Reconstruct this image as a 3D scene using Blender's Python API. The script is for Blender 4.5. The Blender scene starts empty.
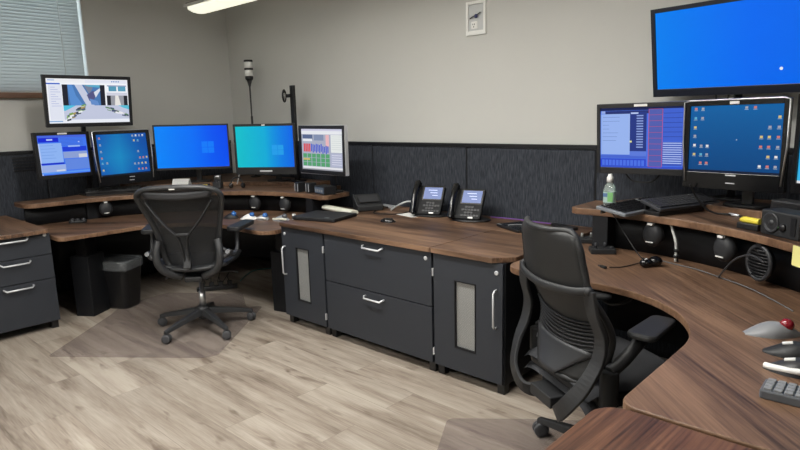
import bpy, bmesh, math, random
from mathutils import Vector, Matrix
random.seed(7)
S = bpy.context.scene
COL = S.collection
R = math.radians
PI = math.pi

# ------------------------------------------------------------------ materials
def lin(c):
    return tuple(((v / 255) / 12.92 if v / 255 <= .04045 else ((v / 255 + .055) / 1.055) ** 2.4) for v in c) + (1,)

def newmat(name):
    m = bpy.data.materials.new(name); m.use_nodes = True
    nt = m.node_tree
    return m, nt, nt.nodes['Principled BSDF']

def node(nt, t, **kw):
    n = nt.nodes.new(t)
    for k, v in kw.items():
        setattr(n, k, v)
    return n

MATS = {}
def mat(name, col, rough=.5, metal=0, spec=.5, noise=0, nscale=60, bump=0, alpha=1, trans=0, coat=0):
    if name in MATS: return MATS[name]
    m, nt, b = newmat(name)
    c = lin(col)
    b.inputs['Base Color'].default_value = c
    b.inputs['Roughness'].default_value = rough
    b.inputs['Metallic'].default_value = metal
    b.inputs['Specular IOR Level'].default_value = spec
    b.inputs['Alpha'].default_value = alpha
    b.inputs['Transmission Weight'].default_value = trans
    b.inputs['Coat Weight'].default_value = coat
    if noise or bump:
        tc = node(nt, 'ShaderNodeTexCoord')
        nz = node(nt, 'ShaderNodeTexNoise'); nz.inputs['Scale'].default_value = nscale; nz.inputs['Detail'].default_value = 4
        nt.links.new(tc.outputs['Object'], nz.inputs['Vector'])
        if noise:
            mx = node(nt, 'ShaderNodeMix', data_type='RGBA')
            mx.inputs[6].default_value = tuple(x * (1 - noise) for x in c[:3]) + (1,)
            mx.inputs[7].default_value = tuple(min(1, x * (1 + noise)) for x in c[:3]) + (1,)
            nt.links.new(nz.outputs['Fac'], mx.inputs[0]); nt.links.new(mx.outputs[2], b.inputs['Base Color'])
        if bump:
            bp = node(nt, 'ShaderNodeBump'); bp.inputs['Strength'].default_value = bump; bp.inputs['Distance'].default_value = .002
            nt.links.new(nz.outputs['Fac'], bp.inputs['Height']); nt.links.new(bp.outputs['Normal'], b.inputs['Normal'])
    MATS[name] = m
    return m

def wood(name, ang, cols, rough=.42, scale=1.0):
    """walnut laminate, grain along angle ang (degrees from +X) in the object's own space"""
    m, nt, b = newmat(name)
    tc = node(nt, 'ShaderNodeTexCoord')
    mp = node(nt, 'ShaderNodeMapping'); mp.vector_type = 'POINT'
    mp.inputs['Rotation'].default_value = (0, 0, R(-ang))
    nt.links.new(tc.outputs['Object'], mp.inputs['Vector'])
    s1 = node(nt, 'ShaderNodeMapping'); s1.inputs['Scale'].default_value = (.75 * scale, 8.5 * scale, 6)
    nt.links.new(mp.outputs[0], s1.inputs['Vector'])
    n1 = node(nt, 'ShaderNodeTexNoise'); n1.inputs['Scale'].default_value = 1; n1.inputs['Detail'].default_value = 7
    n1.inputs['Roughness'].default_value = .62; n1.inputs['Distortion'].default_value = .55
    nt.links.new(s1.outputs[0], n1.inputs['Vector'])
    s2 = node(nt, 'ShaderNodeMapping'); s2.inputs['Scale'].default_value = (3 * scale, 120 * scale, 30)
    nt.links.new(mp.outputs[0], s2.inputs['Vector'])
    n2 = node(nt, 'ShaderNodeTexNoise'); n2.inputs['Scale'].default_value = 1; n2.inputs['Detail'].default_value = 3
    nt.links.new(s2.outputs[0], n2.inputs['Vector'])
    ad = node(nt, 'ShaderNodeMath', operation='MULTIPLY_ADD'); ad.inputs[1].default_value = .32
    nt.links.new(n2.outputs['Fac'], ad.inputs[0])
    ml = node(nt, 'ShaderNodeMath', operation='MULTIPLY'); ml.inputs[1].default_value = .68
    nt.links.new(n1.outputs['Fac'], ml.inputs[0]); nt.links.new(ml.outputs[0], ad.inputs[2])
    cr = node(nt, 'ShaderNodeValToRGB')
    e = cr.color_ramp.elements
    e[0].position = .39; e[0].color = lin(cols[0]); e[1].position = .61; e[1].color = lin(cols[2])
    k = e.new(.48); k.color = lin(cols[1])
    nt.links.new(ad.outputs[0], cr.inputs[0]); nt.links.new(cr.outputs[0], b.inputs['Base Color'])
    b.inputs['Roughness'].default_value = rough
    b.inputs['Specular IOR Level'].default_value = .4
    bp = node(nt, 'ShaderNodeBump'); bp.inputs['Strength'].default_value = .12; bp.inputs['Distance'].default_value = .001
    nt.links.new(n2.outputs['Fac'], bp.inputs['Height']); nt.links.new(bp.outputs['Normal'], b.inputs['Normal'])
    return m

WC = [(50, 35, 26), (91, 68, 52), (126, 98, 77)]
W_X = wood('walnut_along', 0, WC)
W_Y = wood('walnut_across', 88, [(50, 31, 21), (88, 58, 42), (116, 82, 60)])
W_D = wood('walnut_diagonal', -45, WC)
W_DL = wood('walnut_diagonal_other', 45, WC)
W_EDGE = wood('walnut_edge_band', 0, [(84, 61, 45), (108, 81, 61), (130, 101, 78)])

def fabric():
    m, nt, b = newmat('panel_fabric')
    tc = node(nt, 'ShaderNodeTexCoord')
    mp = node(nt, 'ShaderNodeMapping'); mp.inputs['Scale'].default_value = (150, 150, 16)
    nt.links.new(tc.outputs['Object'], mp.inputs['Vector'])
    n = node(nt, 'ShaderNodeTexNoise'); n.inputs['Scale'].default_value = 1; n.inputs['Detail'].default_value = 2; n.inputs['Distortion'].default_value = .5
    nt.links.new(mp.outputs[0], n.inputs['Vector'])
    cr = node(nt, 'ShaderNodeValToRGB'); e = cr.color_ramp.elements
    e[0].position = .38; e[0].color = lin((44, 47, 53)); e[1].position = .68; e[1].color = lin((67, 70, 77))
    nt.links.new(n.outputs['Fac'], cr.inputs[0]); nt.links.new(cr.outputs[0], b.inputs['Base Color'])
    b.inputs['Roughness'].default_value = .9; b.inputs['Specular IOR Level'].default_value = .15
    bp = node(nt, 'ShaderNodeBump'); bp.inputs['Strength'].default_value = .3; bp.inputs['Distance'].default_value = .002
    nt.links.new(n.outputs['Fac'], bp.inputs['Height']); nt.links.new(bp.outputs['Normal'], b.inputs['Normal'])
    return m
FAB = fabric()

def floor_mat():
    m, nt, b = newmat('vinyl_planks')
    tc = node(nt, 'ShaderNodeTexCoord')
    br = node(nt, 'ShaderNodeTexBrick'); br.offset = .37; br.offset_frequency = 2
    br.inputs['Scale'].default_value = 1; br.inputs['Brick Width'].default_value = 1.22; br.inputs['Row Height'].default_value = .215
    br.inputs['Mortar Size'].default_value = .0012; br.inputs['Mortar Smooth'].default_value = .3
    br.inputs['Color1'].default_value = (0, 0, 0, 1); br.inputs['Color2'].default_value = (1, 1, 1, 1); br.inputs['Mortar'].default_value = (.5, .5, .5, 1)
    nt.links.new(tc.outputs['Object'], br.inputs['Vector'])
    # per-plank shift of the grain
    sc = node(nt, 'ShaderNodeVectorMath', operation='SCALE'); sc.inputs['Scale'].default_value = 7.3
    nt.links.new(br.outputs['Color'], sc.inputs[0])
    av = node(nt, 'ShaderNodeVectorMath', operation='ADD')
    nt.links.new(tc.outputs['Object'], av.inputs[0]); nt.links.new(sc.outputs[0], av.inputs[1])
    def nz(s, det, dist, sc_=1):
        mp = node(nt, 'ShaderNodeMapping'); mp.inputs['Scale'].default_value = s
        nt.links.new(av.outputs[0], mp.inputs['Vector'])
        n = node(nt, 'ShaderNodeTexNoise'); n.inputs['Scale'].default_value = sc_; n.inputs['Detail'].default_value = det; n.inputs['Distortion'].default_value = dist
        nt.links.new(mp.outputs[0], n.inputs['Vector']); return n
    a = nz((1.1, 11, 1), 8, .7); c = nz((9, 190, 1), 4, .3); k = nz((3.6, 11, 1), 3, .5)
    cr = node(nt, 'ShaderNodeValToRGB'); e = cr.color_ramp.elements
    e[0].position = .31; e[0].color = lin((98, 86, 76)); e[1].position = .64; e[1].color = lin((164, 155, 143))
    q = e.new(.46); q.color = lin((138, 127, 115))
    md = node(nt, 'ShaderNodeMath', operation='MULTIPLY_ADD'); md.inputs[1].default_value = .3
    nt.links.new(c.outputs['Fac'], md.inputs[0])
    m7 = node(nt, 'ShaderNodeMath', operation='MULTIPLY'); m7.inputs[1].default_value = .7
    nt.links.new(a.outputs['Fac'], m7.inputs[0]); nt.links.new(m7.outputs[0], md.inputs[2])
    nt.links.new(md.outputs[0], cr.inputs[0])
    # knots and dark cathedrals
    kr = node(nt, 'ShaderNodeValToRGB'); kr.color_ramp.elements[0].position = .62; kr.color_ramp.elements[1].position = .76
    nt.links.new(k.outputs['Fac'], kr.inputs[0])
    mx = node(nt, 'ShaderNodeMix', data_type='RGBA'); mx.inputs[7].default_value = lin((96, 82, 71))
    nt.links.new(kr.outputs[0], mx.inputs[0]); nt.links.new(cr.outputs[0], mx.inputs[6])
    # plank to plank tone
    hs = node(nt, 'ShaderNodeHueSaturation')
    mr = node(nt, 'ShaderNodeMapRange'); mr.inputs[3].default_value = .9; mr.inputs[4].default_value = 1.06
    nt.links.new(br.outputs['Color'], mr.inputs[0]); nt.links.new(mr.outputs[0], hs.inputs['Value'])
    nt.links.new(mx.outputs[2], hs.inputs['Color'])
    # seams
    ms = node(nt, 'ShaderNodeMix', data_type='RGBA'); ms.inputs[7].default_value = lin((118, 108, 98))
    nt.links.new(br.outputs['Fac'], ms.inputs[0]); nt.links.new(hs.outputs[0], ms.inputs[6])
    nt.links.new(ms.outputs[2], b.inputs['Base Color'])
    b.inputs['Roughness'].default_value = .5; b.inputs['Specular IOR Level'].default_value = .3
    return m

def wallmat(name, col, bump=.12):
    return mat(name, col, .85, noise=.03, nscale=3, bump=bump, spec=.2)

CHAR = mat('charcoal_laminate', (43, 46, 52), .5, noise=.06, nscale=200, spec=.4)
BLK = mat('black_laminate', (20, 21, 24), .5, spec=.3)
PLAS = mat('black_plastic', (22, 22, 24), .42)
PLAS2 = mat('soft_black_plastic', (28, 29, 31), .55, bump=.1, nscale=300)
GLOSS = mat('glossy_black_plastic', (12, 12, 14), .18)
DARKG = mat('dark_grey_plastic', (44, 45, 48), .45)
GRAPH = mat('graphite_frame', (46, 47, 49), .42, metal=.1)
SILV = mat('satin_silver', (205, 207, 210), .4, metal=.5)
ALU = mat('brushed_aluminium', (205, 206, 206), .28, metal=.9)
WHITE = mat('white_plastic', (225, 225, 222), .45)
IVORY = mat('ivory_plastic', (205, 205, 190), .45)
GREYP = mat('grey_plastic', (128, 130, 133), .4)
RUB = mat('black_rubber', (16, 16, 17), .7)
YEL = mat('yellow_label', (225, 205, 70), .5)
BLUEB = mat('blue_ball', (50, 100, 165), .25)
REDB = mat('red_ball', (120, 16, 30), .15, coat=.6)
PAPER = mat('white_paper', (225, 225, 222), .8)
LABEL = mat('white_label', (215, 215, 212), .6)
GREEN = mat('green_label', (112, 168, 104), .5)
PURP = mat('purple_cable', (120, 80, 160), .5)
CYAN = mat('cyan_cable', (50, 130, 130), .5)
WOODSILL = wood('stained_sill', 90, [(94, 68, 52), (122, 90, 70), (140, 108, 86)])

def mesh_mat(name, col, tr):
    m, nt, b = newmat(name)
    b.inputs['Base Color'].default_value = lin(col); b.inputs['Roughness'].default_value = .7
    tc = node(nt, 'ShaderNodeTexCoord')
    ck = node(nt, 'ShaderNodeTexChecker'); ck.inputs['Scale'].default_value = 420
    nt.links.new(tc.outputs['Object'], ck.inputs['Vector'])
    mt = node(nt, 'ShaderNodeMath', operation='MULTIPLY'); mt.inputs[1].default_value = tr * 2
    nt.links.new(ck.outputs['Fac'], mt.inputs[0])
    t = node(nt, 'ShaderNodeBsdfTransparent'); mx = node(nt, 'ShaderNodeMixShader')
    nt.links.new(mt.outputs[0], mx.inputs[0]); nt.links.new(b.outputs[0], mx.inputs[1]); nt.links.new(t.outputs[0], mx.inputs[2])
    nt.links.new(mx.outputs[0], nt.nodes['Material Output'].inputs['Surface'])
    return m
MESHF = mesh_mat('woven_chair_mesh', (27, 28, 30), .09)

def grille_mat(name, c1, c2, sc):
    m, nt, b = newmat(name)
    tc = node(nt, 'ShaderNodeTexCoord')
    ck = node(nt, 'ShaderNodeTexChecker'); ck.inputs['Scale'].default_value = sc
    ck.inputs['Color1'].default_value = lin(c1); ck.inputs['Color2'].default_value = lin(c2)
    nt.links.new(tc.outputs['Object'], ck.inputs['Vector']); nt.links.new(ck.outputs[0], b.inputs['Base Color'])
    b.inputs['Roughness'].default_value = .45; b.inputs['Metallic'].default_value = .3
    return m
GRIL = grille_mat('perforated_steel', (158, 158, 156), (112, 114, 114), 230)

def screen_mat():
    m, nt, b = newmat('lit_screen')
    at = node(nt, 'ShaderNodeVertexColor'); at.layer_name = 'Col'
    b.inputs['Base Color'].default_value = (.006, .006, .008, 1); b.inputs['Roughness'].default_value = .35
    b.inputs['Specular IOR Level'].default_value = .06
    nt.links.new(at.outputs['Color'], b.inputs['Emission Color']); b.inputs['Emission Strength'].default_value = 1.0
    return m
SCR = screen_mat()

def emit(name, col, s):
    m, nt, b = newmat(name)
    b.inputs['Base Color'].default_value = lin(col)
    b.inputs['Emission Color'].default_value = lin(col); b.inputs['Emission Strength'].default_value = s
    return m

# ------------------------------------------------------------------ mesh helpers
class MB:
    def __init__(s): s.v = []; s.f = []; s.m = []; s.sm = []
    def add(s, vs, fs, mi=0, smooth=False):
        o = len(s.v); s.v += [Vector(v) for v in vs]
        for f in fs: s.f.append([o + i for i in f]); s.m.append(mi); s.sm.append(smooth)
        return s
    def box(s, c, d, rot=(0, 0, 0), mi=0, M=None):
        x, y, z = d[0] / 2, d[1] / 2, d[2] / 2
        vs = [Vector((a * x, b * y, e * z)) for e in (-1, 1) for b in (-1, 1) for a in (-1, 1)]
        m = Matrix.Translation(c) @ (Matrix.Rotation(rot[2], 4, 'Z') @ Matrix.Rotation(rot[1], 4, 'Y') @ Matrix.Rotation(rot[0], 4, 'X'))
        if M is not None: m = M @ m
        return s.add([m @ v for v in vs], [(0, 2, 3, 1), (4, 5, 7, 6), (0, 1, 5, 4), (2, 6, 7, 3), (0, 4, 6, 2), (1, 3, 7, 5)], mi)
    def prism(s, poly, z0, z1, mi=0, side=None, M=None, smooth_side=False):
        n = len(poly)
        if sum(poly[i][0] * poly[(i + 1) % n][1] - poly[(i + 1) % n][0] * poly[i][1] for i in range(n)) < 0: poly = poly[::-1]
        vs = [Vector((p[0], p[1], z0)) for p in poly] + [Vector((p[0], p[1], z1)) for p in poly]
        if M is not None: vs = [M @ v for v in vs]
        s.add(vs, [tuple(range(n - 1, -1, -1)), tuple(range(n, 2 * n))], mi)
        o = len(s.v) - 2 * n
        for i in range(n):
            j = (i + 1) % n
            s.f.append([o + i, o + j, o + n + j, o + n + i]); s.m.append(mi if side is None else side); s.sm.append(smooth_side)
        return s
    def tube(s, pts, r, seg=8, closed=False, mi=0, smooth_pts=True, flat=None, caps=True, up=None, sharp=False):
        pts = [Vector(p) for p in pts]
        rs = r if isinstance(r, (list, tuple)) else None
        if smooth_pts and len(pts) > 2:
            pts, rs = catmull(pts, rs, closed)
        n = len(pts)
        T = []
        for i in range(n):
            a = pts[(i - 1) % n] if closed or i > 0 else pts[i]
            b = pts[(i + 1) % n] if closed or i < n - 1 else pts[i]
            d = b - a; T.append(d.normalized() if d.length > 1e-9 else Vector((0, 0, 1)))
        N = Vector(up) if up else Vector((0, 0, 1))
        if abs(N.dot(T[0])) > .9 and not up: N = Vector((0, 1, 0))
        N = (N - T[0] * N.dot(T[0])).normalized()
        vs = []
        for i in range(n):
            if up: N = Vector(up)
            N = N - T[i] * N.dot(T[i])
            N = N.normalized() if N.length > 1e-6 else Vector((1, 0, 0))
            B = T[i].cross(N)
            rr = rs[i] if rs else r
            for k in range(seg):
                a = 2 * PI * (k + .5) / seg
                if flat: vs.append(pts[i] + N * math.cos(a) * flat[0] + B * math.sin(a) * flat[1])
                else: vs.append(pts[i] + (N * math.cos(a) + B * math.sin(a)) * rr)
        fs = []
        for i in range(n if closed else n - 1):
            j = (i + 1) % n
            for k in range(seg):
                l = (k + 1) % seg
                fs.append((i * seg + k, i * seg + l, j * seg + l, j * seg + k))
        s.add(vs, fs, mi, not sharp)
        if not closed and caps:
            o = len(s.v) - len(vs)
            s.f.append([o + k for k in range(seg)][::-1]); s.m.append(mi); s.sm.append(False)
            s.f.append([o + (n - 1) * seg + k for k in range(seg)]); s.m.append(mi); s.sm.append(False)
        return s
    def lathe(s, prof, seg=24, M=None, mi=0, smooth=True):
        vs = []; fs = []
        for (r, z) in prof:
            for k in range(seg):
                a = 2 * PI * k / seg; vs.append(Vector((r * math.cos(a), r * math.sin(a), z)))
        for i in range(len(prof) - 1):
            for k in range(seg):
                l = (k + 1) % seg; fs.append((i * seg + k, i * seg + l, (i + 1) * seg + l, (i + 1) * seg + k))
        if M is not None: vs = [M @ v for v in vs]
        s.add(vs, fs, mi, smooth)
        o = len(s.v) - len(vs)
        if prof[0][0] > 1e-5: s.f.append([o + k for k in range(seg)][::-1]); s.m.append(mi); s.sm.append(False)
        if prof[-1][0] > 1e-5: s.f.append([o + (len(prof) - 1) * seg + k for k in range(seg)]); s.m.append(mi); s.sm.append(False)
        return s
    def ball(s, c, r, sc=(1, 1, 1), mi=0, seg=18, M=None):
        pr = [(max(1e-6, math.sin(PI * i / 10)) * r, -math.cos(PI * i / 10) * r) for i in range(11)]
        m = Matrix.Translation(c) @ Matrix.Diagonal((*sc, 1))
        if M is not None: m = M @ m
        return s.lathe(pr, seg, m, mi)
    def surf(s, fn, nu, nv, mi=0, smooth=True):
        vs = [fn(i / nu, j / nv) for j in range(nv + 1) for i in range(nu + 1)]
        w = nu + 1
        return s.add(vs, [(j * w + i, j * w + i + 1, (j + 1) * w + i + 1, (j + 1) * w + i) for j in range(nv) for i in range(nu)], mi, smooth)
    def build(s, name, mats, parent=None, bevel=0, bseg=2, solid=0, loc=None, rot=None, weld=False, sub=0):
        me = bpy.data.meshes.new(name)
        me.from_pydata([tuple(v) for v in s.v], [], s.f)
        for mm in (mats if isinstance(mats, (list, tuple)) else [mats]): me.materials.append(mm)
        for p, mi, sm in zip(me.polygons, s.m, s.sm): p.material_index = mi; p.use_smooth = sm
        if weld:
            bm = bmesh.new(); bm.from_mesh(me); bmesh.ops.remove_doubles(bm, verts=bm.verts, dist=1e-5); bm.to_mesh(me); bm.free()
        me.update()
        o = bpy.data.objects.new(name, me); COL.objects.link(o)
        if parent is not None: o.parent = parent
        if loc: o.location = loc
        if rot: o.rotation_euler = rot
        if solid:
            d = o.modifiers.new('solid', 'SOLIDIFY'); d.thickness = solid; d.offset = 0
        if bevel:
            d = o.modifiers.new('bevel', 'BEVEL'); d.width = bevel; d.segments = bseg; d.limit_method = 'ANGLE'; d.angle_limit = R(50)
        if sub:
            d = o.modifiers.new('sub', 'SUBSURF'); d.levels = sub; d.render_levels = sub
        return o

def catmull(pts, rs, closed, k=6):
    n = len(pts); out = []; ro = []
    rng = n if closed else n - 1
    for i in range(rng):
        if closed: a, b, c, d = pts[(i - 1) % n], pts[i], pts[(i + 1) % n], pts[(i + 2) % n]
        else: a, b, c, d = pts[max(i - 1, 0)], pts[i], pts[i + 1], pts[min(i + 2, n - 1)]
        for j in range(k):
            t = j / k
            out.append(.5 * ((2 * b) + (c - a) * t + (2 * a - 5 * b + 4 * c - d) * t * t + (3 * b - a - 3 * c + d) * t ** 3))
            if rs: ro.append(rs[i] + (rs[(i + 1) % n] - rs[i]) * t)
    if not closed:
        out.append(pts[-1])
        if rs: ro.append(rs[-1])
    return out, (ro if rs else None)

def rpoly(pts, rad, seg=6):
    """polygon with rounded corners; rad: number or list"""
    n = len(pts); out = []
    for i in range(n):
        p = Vector(pts[i]); a = Vector(pts[i - 1]); b = Vector(pts[(i + 1) % n])
        r = rad[i] if isinstance(rad, (list, tuple)) else rad
        if r <= 0: out.append((p.x, p.y)); continue
        d1 = (a - p).normalized(); d2 = (b - p).normalized()
        ang = d1.angle(d2); t = min(r / math.tan(ang / 2), (a - p).length * .49, (b - p).length * .49)
        r2 = t * math.tan(ang / 2)
        c = p + (d1 + d2).normalized() * (r2 / math.sin(ang / 2))
        s = p + d1 * t; e = p + d2 * t
        a0 = math.atan2(s.y - c.y, s.x - c.x); a1 = math.atan2(e.y - c.y, e.x - c.x)
        da = (a1 - a0 + PI) % (2 * PI) - PI
        for k in range(seg + 1):
            q = a0 + da * k / seg; out.append((c.x + r2 * math.cos(q), c.y + r2 * math.sin(q)))
    return out

def rect(w, h, cx=0, cy=0):
    return [(cx - w / 2, cy - h / 2), (cx + w / 2, cy - h / 2), (cx + w / 2, cy + h / 2), (cx - w / 2, cy + h / 2)]

def tag(o, label, cat=None, group=None, kind=None):
    if label: o['label'] = label
    if cat: o['category'] = cat
    if group: o['group'] = group
    if kind: o['kind'] = kind
    return o
def thing(name, label, cat, loc=(0, 0, 0), rz=0, group=None):
    o = bpy.data.objects.new(name, None); COL.objects.link(o)
    o.location = loc; o.rotation_euler = (0, 0, rz); o.empty_display_size = .1
    return tag(o, label, cat, group)
def struct(o): o['kind'] = 'structure'; return o

# ------------------------------------------------------------------ room shell
XR, YB, ZC = 6.34, -5.6, 2.95
WALL = wallmat('painted_wall', (189, 189, 185))
struct(MB().box(((XR) / 2, YB / 2, -.05), (XR + .4, -YB + .4, .1)).build('floor', floor_mat()))
struct(MB().box((XR / 2, YB / 2, ZC + .05), (XR + .4, -YB + .4, .1)).build('ceiling', wallmat('ceiling_paint', (205, 203, 197))))
struct(MB().box((XR / 2, .06 + .06, ZC / 2), (XR + .4, .12, ZC)).build('wall_back', WALL))
struct(MB().box((XR + .06, YB / 2, ZC / 2), (.12, -YB + .1, ZC)).build('wall_right', WALL))
struct(MB().box((XR / 2, YB - .06, ZC / 2), (XR + .4, .12, ZC)).build('wall_front', WALL))
# wall with the window opening
WY0, WY1, WZ0, WZ1 = -3.25, -1.36, 1.715, 2.72
wl = MB()
xw = -.06
for (y0, y1, z0, z1) in [(YB, WY0, 0, ZC), (WY1, .06, 0, ZC), (WY0, WY1, 0, WZ0), (WY0, WY1, WZ1, ZC)]:
    wl.box((xw - .08, (y0 + y1) / 2, (z0 + z1) / 2), (.16, y1 - y0, z1 - z0))
struct(wl.build('wall_left', WALL))
ym = (WY0 + WY1) / 2; zm = (WZ0 + WZ1) / 2
WFR = mat('window_frame_white', (215, 218, 218), .4)
wn = bpy.data.objects.new('window_1', None); COL.objects.link(wn); wn['kind'] = 'structure'; wn.location = (xw, ym, WZ0)
fr = MB()
hw = (WY1 - WY0) / 2; hh = WZ1 - WZ0
for (c, d) in [((-.12, -hw + .02, hh / 2), (.05, .04, hh)), ((-.13, hw - .006, hh / 2), (.05, .012, hh)), ((-.12, 0, .02), (.05, hw * 2 - .08, .04)), ((-.12, 0, hh - .02), (.05, hw * 2 - .08, .04)), ((-.12, 0, hh / 2), (.045, .04, hh - .08))]:
    fr.box(c, d)
fr.build('window_frame', WFR, wn)
gl, gnt, gb_ = newmat('window_glass'); gb_.inputs['Base Color'].default_value = (.02, .02, .02, 1); gb_.inputs['Roughness'].default_value = .03
gtr = node(gnt, 'ShaderNodeBsdfTransparent'); gtr.inputs[0].default_value = (.93, .96, .96, 1); gmx = node(gnt, 'ShaderNodeMixShader'); gmx.inputs[0].default_value = .92
gnt.links.new(gb_.outputs[0], gmx.inputs[1]); gnt.links.new(gtr.outputs[0], gmx.inputs[2]); gnt.links.new(gmx.outputs[0], gnt.nodes['Material Output'].inputs['Surface'])

MB().box((-.12, 0, hh / 2), (.006, hw * 2 - .08, hh - .08)).build('window_pane', gl, wn)
struct(MB().box((xw + .0, ym, WZ0 - .02), (.12, WY1 - WY0 + .06, .045)).build('window_sill', WOODSILL, bevel=.004))
bl = thing('window_blind', 'closed pale grey horizontal slat blind hanging in the window', 'blind', (xw, ym, WZ0))
sl = MB()
zz = .03; 
while zz < hh - .05:
    sl.box((-.035, -.004, zz), (.003, hw * 2 - .028, .033), (0, R(-33), 0)); zz += .0265
BLM, bnt, bb_ = newmat('blind_slat'); bb_.inputs['Base Color'].default_value = lin((190, 190, 187)); bb_.inputs['Roughness'].default_value = .55
btr = node(bnt, 'ShaderNodeBsdfTranslucent'); btr.inputs[0].default_value = lin((205, 208, 208)); bmx = node(bnt, 'ShaderNodeMixShader'); bmx.inputs[0].default_value = .5
bnt.links.new(bb_.outputs[0], bmx.inputs[1]); bnt.links.new(btr.outputs[0], bmx.inputs[2]); bnt.links.new(bmx.outputs[0], bnt.nodes['Material Output'].inputs['Surface'])
sl.build('slats', BLM, bl)
MB().box((-.035, 0, hh - .025), (.04, hw * 2 - .03, .045)).build('headrail', WFR, bl, bevel=.004)
MB().box((-.035, 0, .012), (.022, hw * 2 - .05, .016)).build('bottom_rail', BLM, bl, bevel=.003)
for yy in (hw - .18, 0, -hw + .18):
    MB().tube([(-.012, yy, .01), (-.012, yy, hh - .04)], .0028, 6).build('ladder_cord', WHITE, bl)

# recessed power box on the wall
ob = thing('recessed_outlet_box', 'white recessed power box high on the long beige wall', 'wall outlet', (3.106, .06, 2.105))
b = MB()
for (c, d) in [((-.073, -.008, 0), (.02, .016, .226)), ((.073, -.008, 0), (.02, .016, .226)), ((0, -.008, .103), (.126, .016, .02)), ((0, -.008, -.098), (.126, .016, .03))]: b.box(c, d)
b.build('face_frame', WHITE, ob, bevel=.002)
MB().box((0, -.002, 0), (.13, .004, .19)).build('back_plate', mat('box_inside', (188, 190, 190), .5), ob)
MB().box((-.015, -.006, -.045), (.055, .006, .05)).build('socket', WHITE, ob, bevel=.002)
b = MB()
for (x, z) in [(-.027, -.04), (-.013, -.04), (-.02, -.056)]: b.box((x, -.0095, z), (.004, .002, .010))
b.build('socket_slot', BLK, ob)
MB().tube([(-.05, -.012, 0), (-.02, -.014, .012), (.01, -.016, .018), (.04, -.014, .034)], .004, 6).build('clamp_arm', DARKG, ob)
MB().ball((.005, -.018, .012), .014, (1, .6, 1)).build('clamp', mat('navy_plastic', (40, 44, 96), .4), ob)

# ------------------------------------------------------------------ partition panels
ZP = 1.246
def panel(name, label, x0, x1, axis='x', vent=False):
    w = x1 - x0
    if axis == 'x': t = thing(name, label, 'partition panel', ((x0 + x1) / 2, 0, 0))
    else: t = thing(name, label, 'partition panel', (0, (x0 + x1) / 2, 0), R(90))
    # local: width on X, front toward -Y for x panels; for the side wall rotated so front faces +X
    MB().box((0, .03, ZP / 2 - .006), (w - .012, .046, ZP - .05)).build('fabric_face', FAB, t, bevel=.006)
    b = MB()
    b.box((0, .032, ZP - .014), (w, .052, .028)); b.box((0, .032, .02), (w, .05, .04))
    b.box((-w / 2 + .004, .035, ZP / 2), (.008, .044, ZP - .02)); b.box((w / 2 - .004, .035, ZP / 2), (.008, .044, ZP - .02))
    b.build('frame', BLK, t, bevel=.002)
    if vent:
        v = MB()
        for k in range(5): v.box((.0, .002, ZP - .055 - k * .026), (.15, .012, .010))
        v.build('vent_slat', PLAS, t, loc=(-vent, 0, 0))
    return t
for x0, x1, lb in [(-.06 + .06, 1.105, 'charcoal fabric partition panel in the far room corner behind two blue screens'),
                   (1.105, 2.085, 'charcoal fabric partition panel behind the monitor with colour coded tables'),
                   (2.085, 3.05, 'charcoal fabric partition panel behind the first desk phone and computer mouse'),
                   (3.05, 4.03, 'wide charcoal fabric partition panel between desk phones and raised desk shelf'),
                   (4.03, 5.13, 'charcoal fabric partition panel behind the hand sanitizer bottle'),
                   (5.13, 6.27, 'charcoal fabric partition panel behind the black bookshelf speaker')]:
    panel('partition_panel', lb, x0, x1)
for y0, y1, lb, vt in [(-1.81, -.02, 'charcoal partition panel on the window wall behind the tilted icon monitor', 0),
                       (-3.0, -1.81, 'charcoal partition panel on the window wall above the three drawer pedestal', -.46)]:
    p = panel('partition_panel', lb, y0, y1, 'y', 0)
    p.rotation_euler = (0, 0, R(90)); 
    if vt:
        v = MB()
        for k in range(5): v.box((.455, .002, ZP - .055 - k * .026), (.2, .012, .010))
        v.build('vent_slat', PLAS, p)
# the rotated panels: local -Y must face +X -> rotation +90 maps -Y to +X

# ------------------------------------------------------------------ corner desks
def arc_pts(c, r, a0, a1, n=24):
    return [(c[0] + r * math.cos(a0 + (a1 - a0) * i / n), c[1] + r * math.sin(a0 + (a1 - a0) * i / n)) for i in range(n + 1)]

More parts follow.
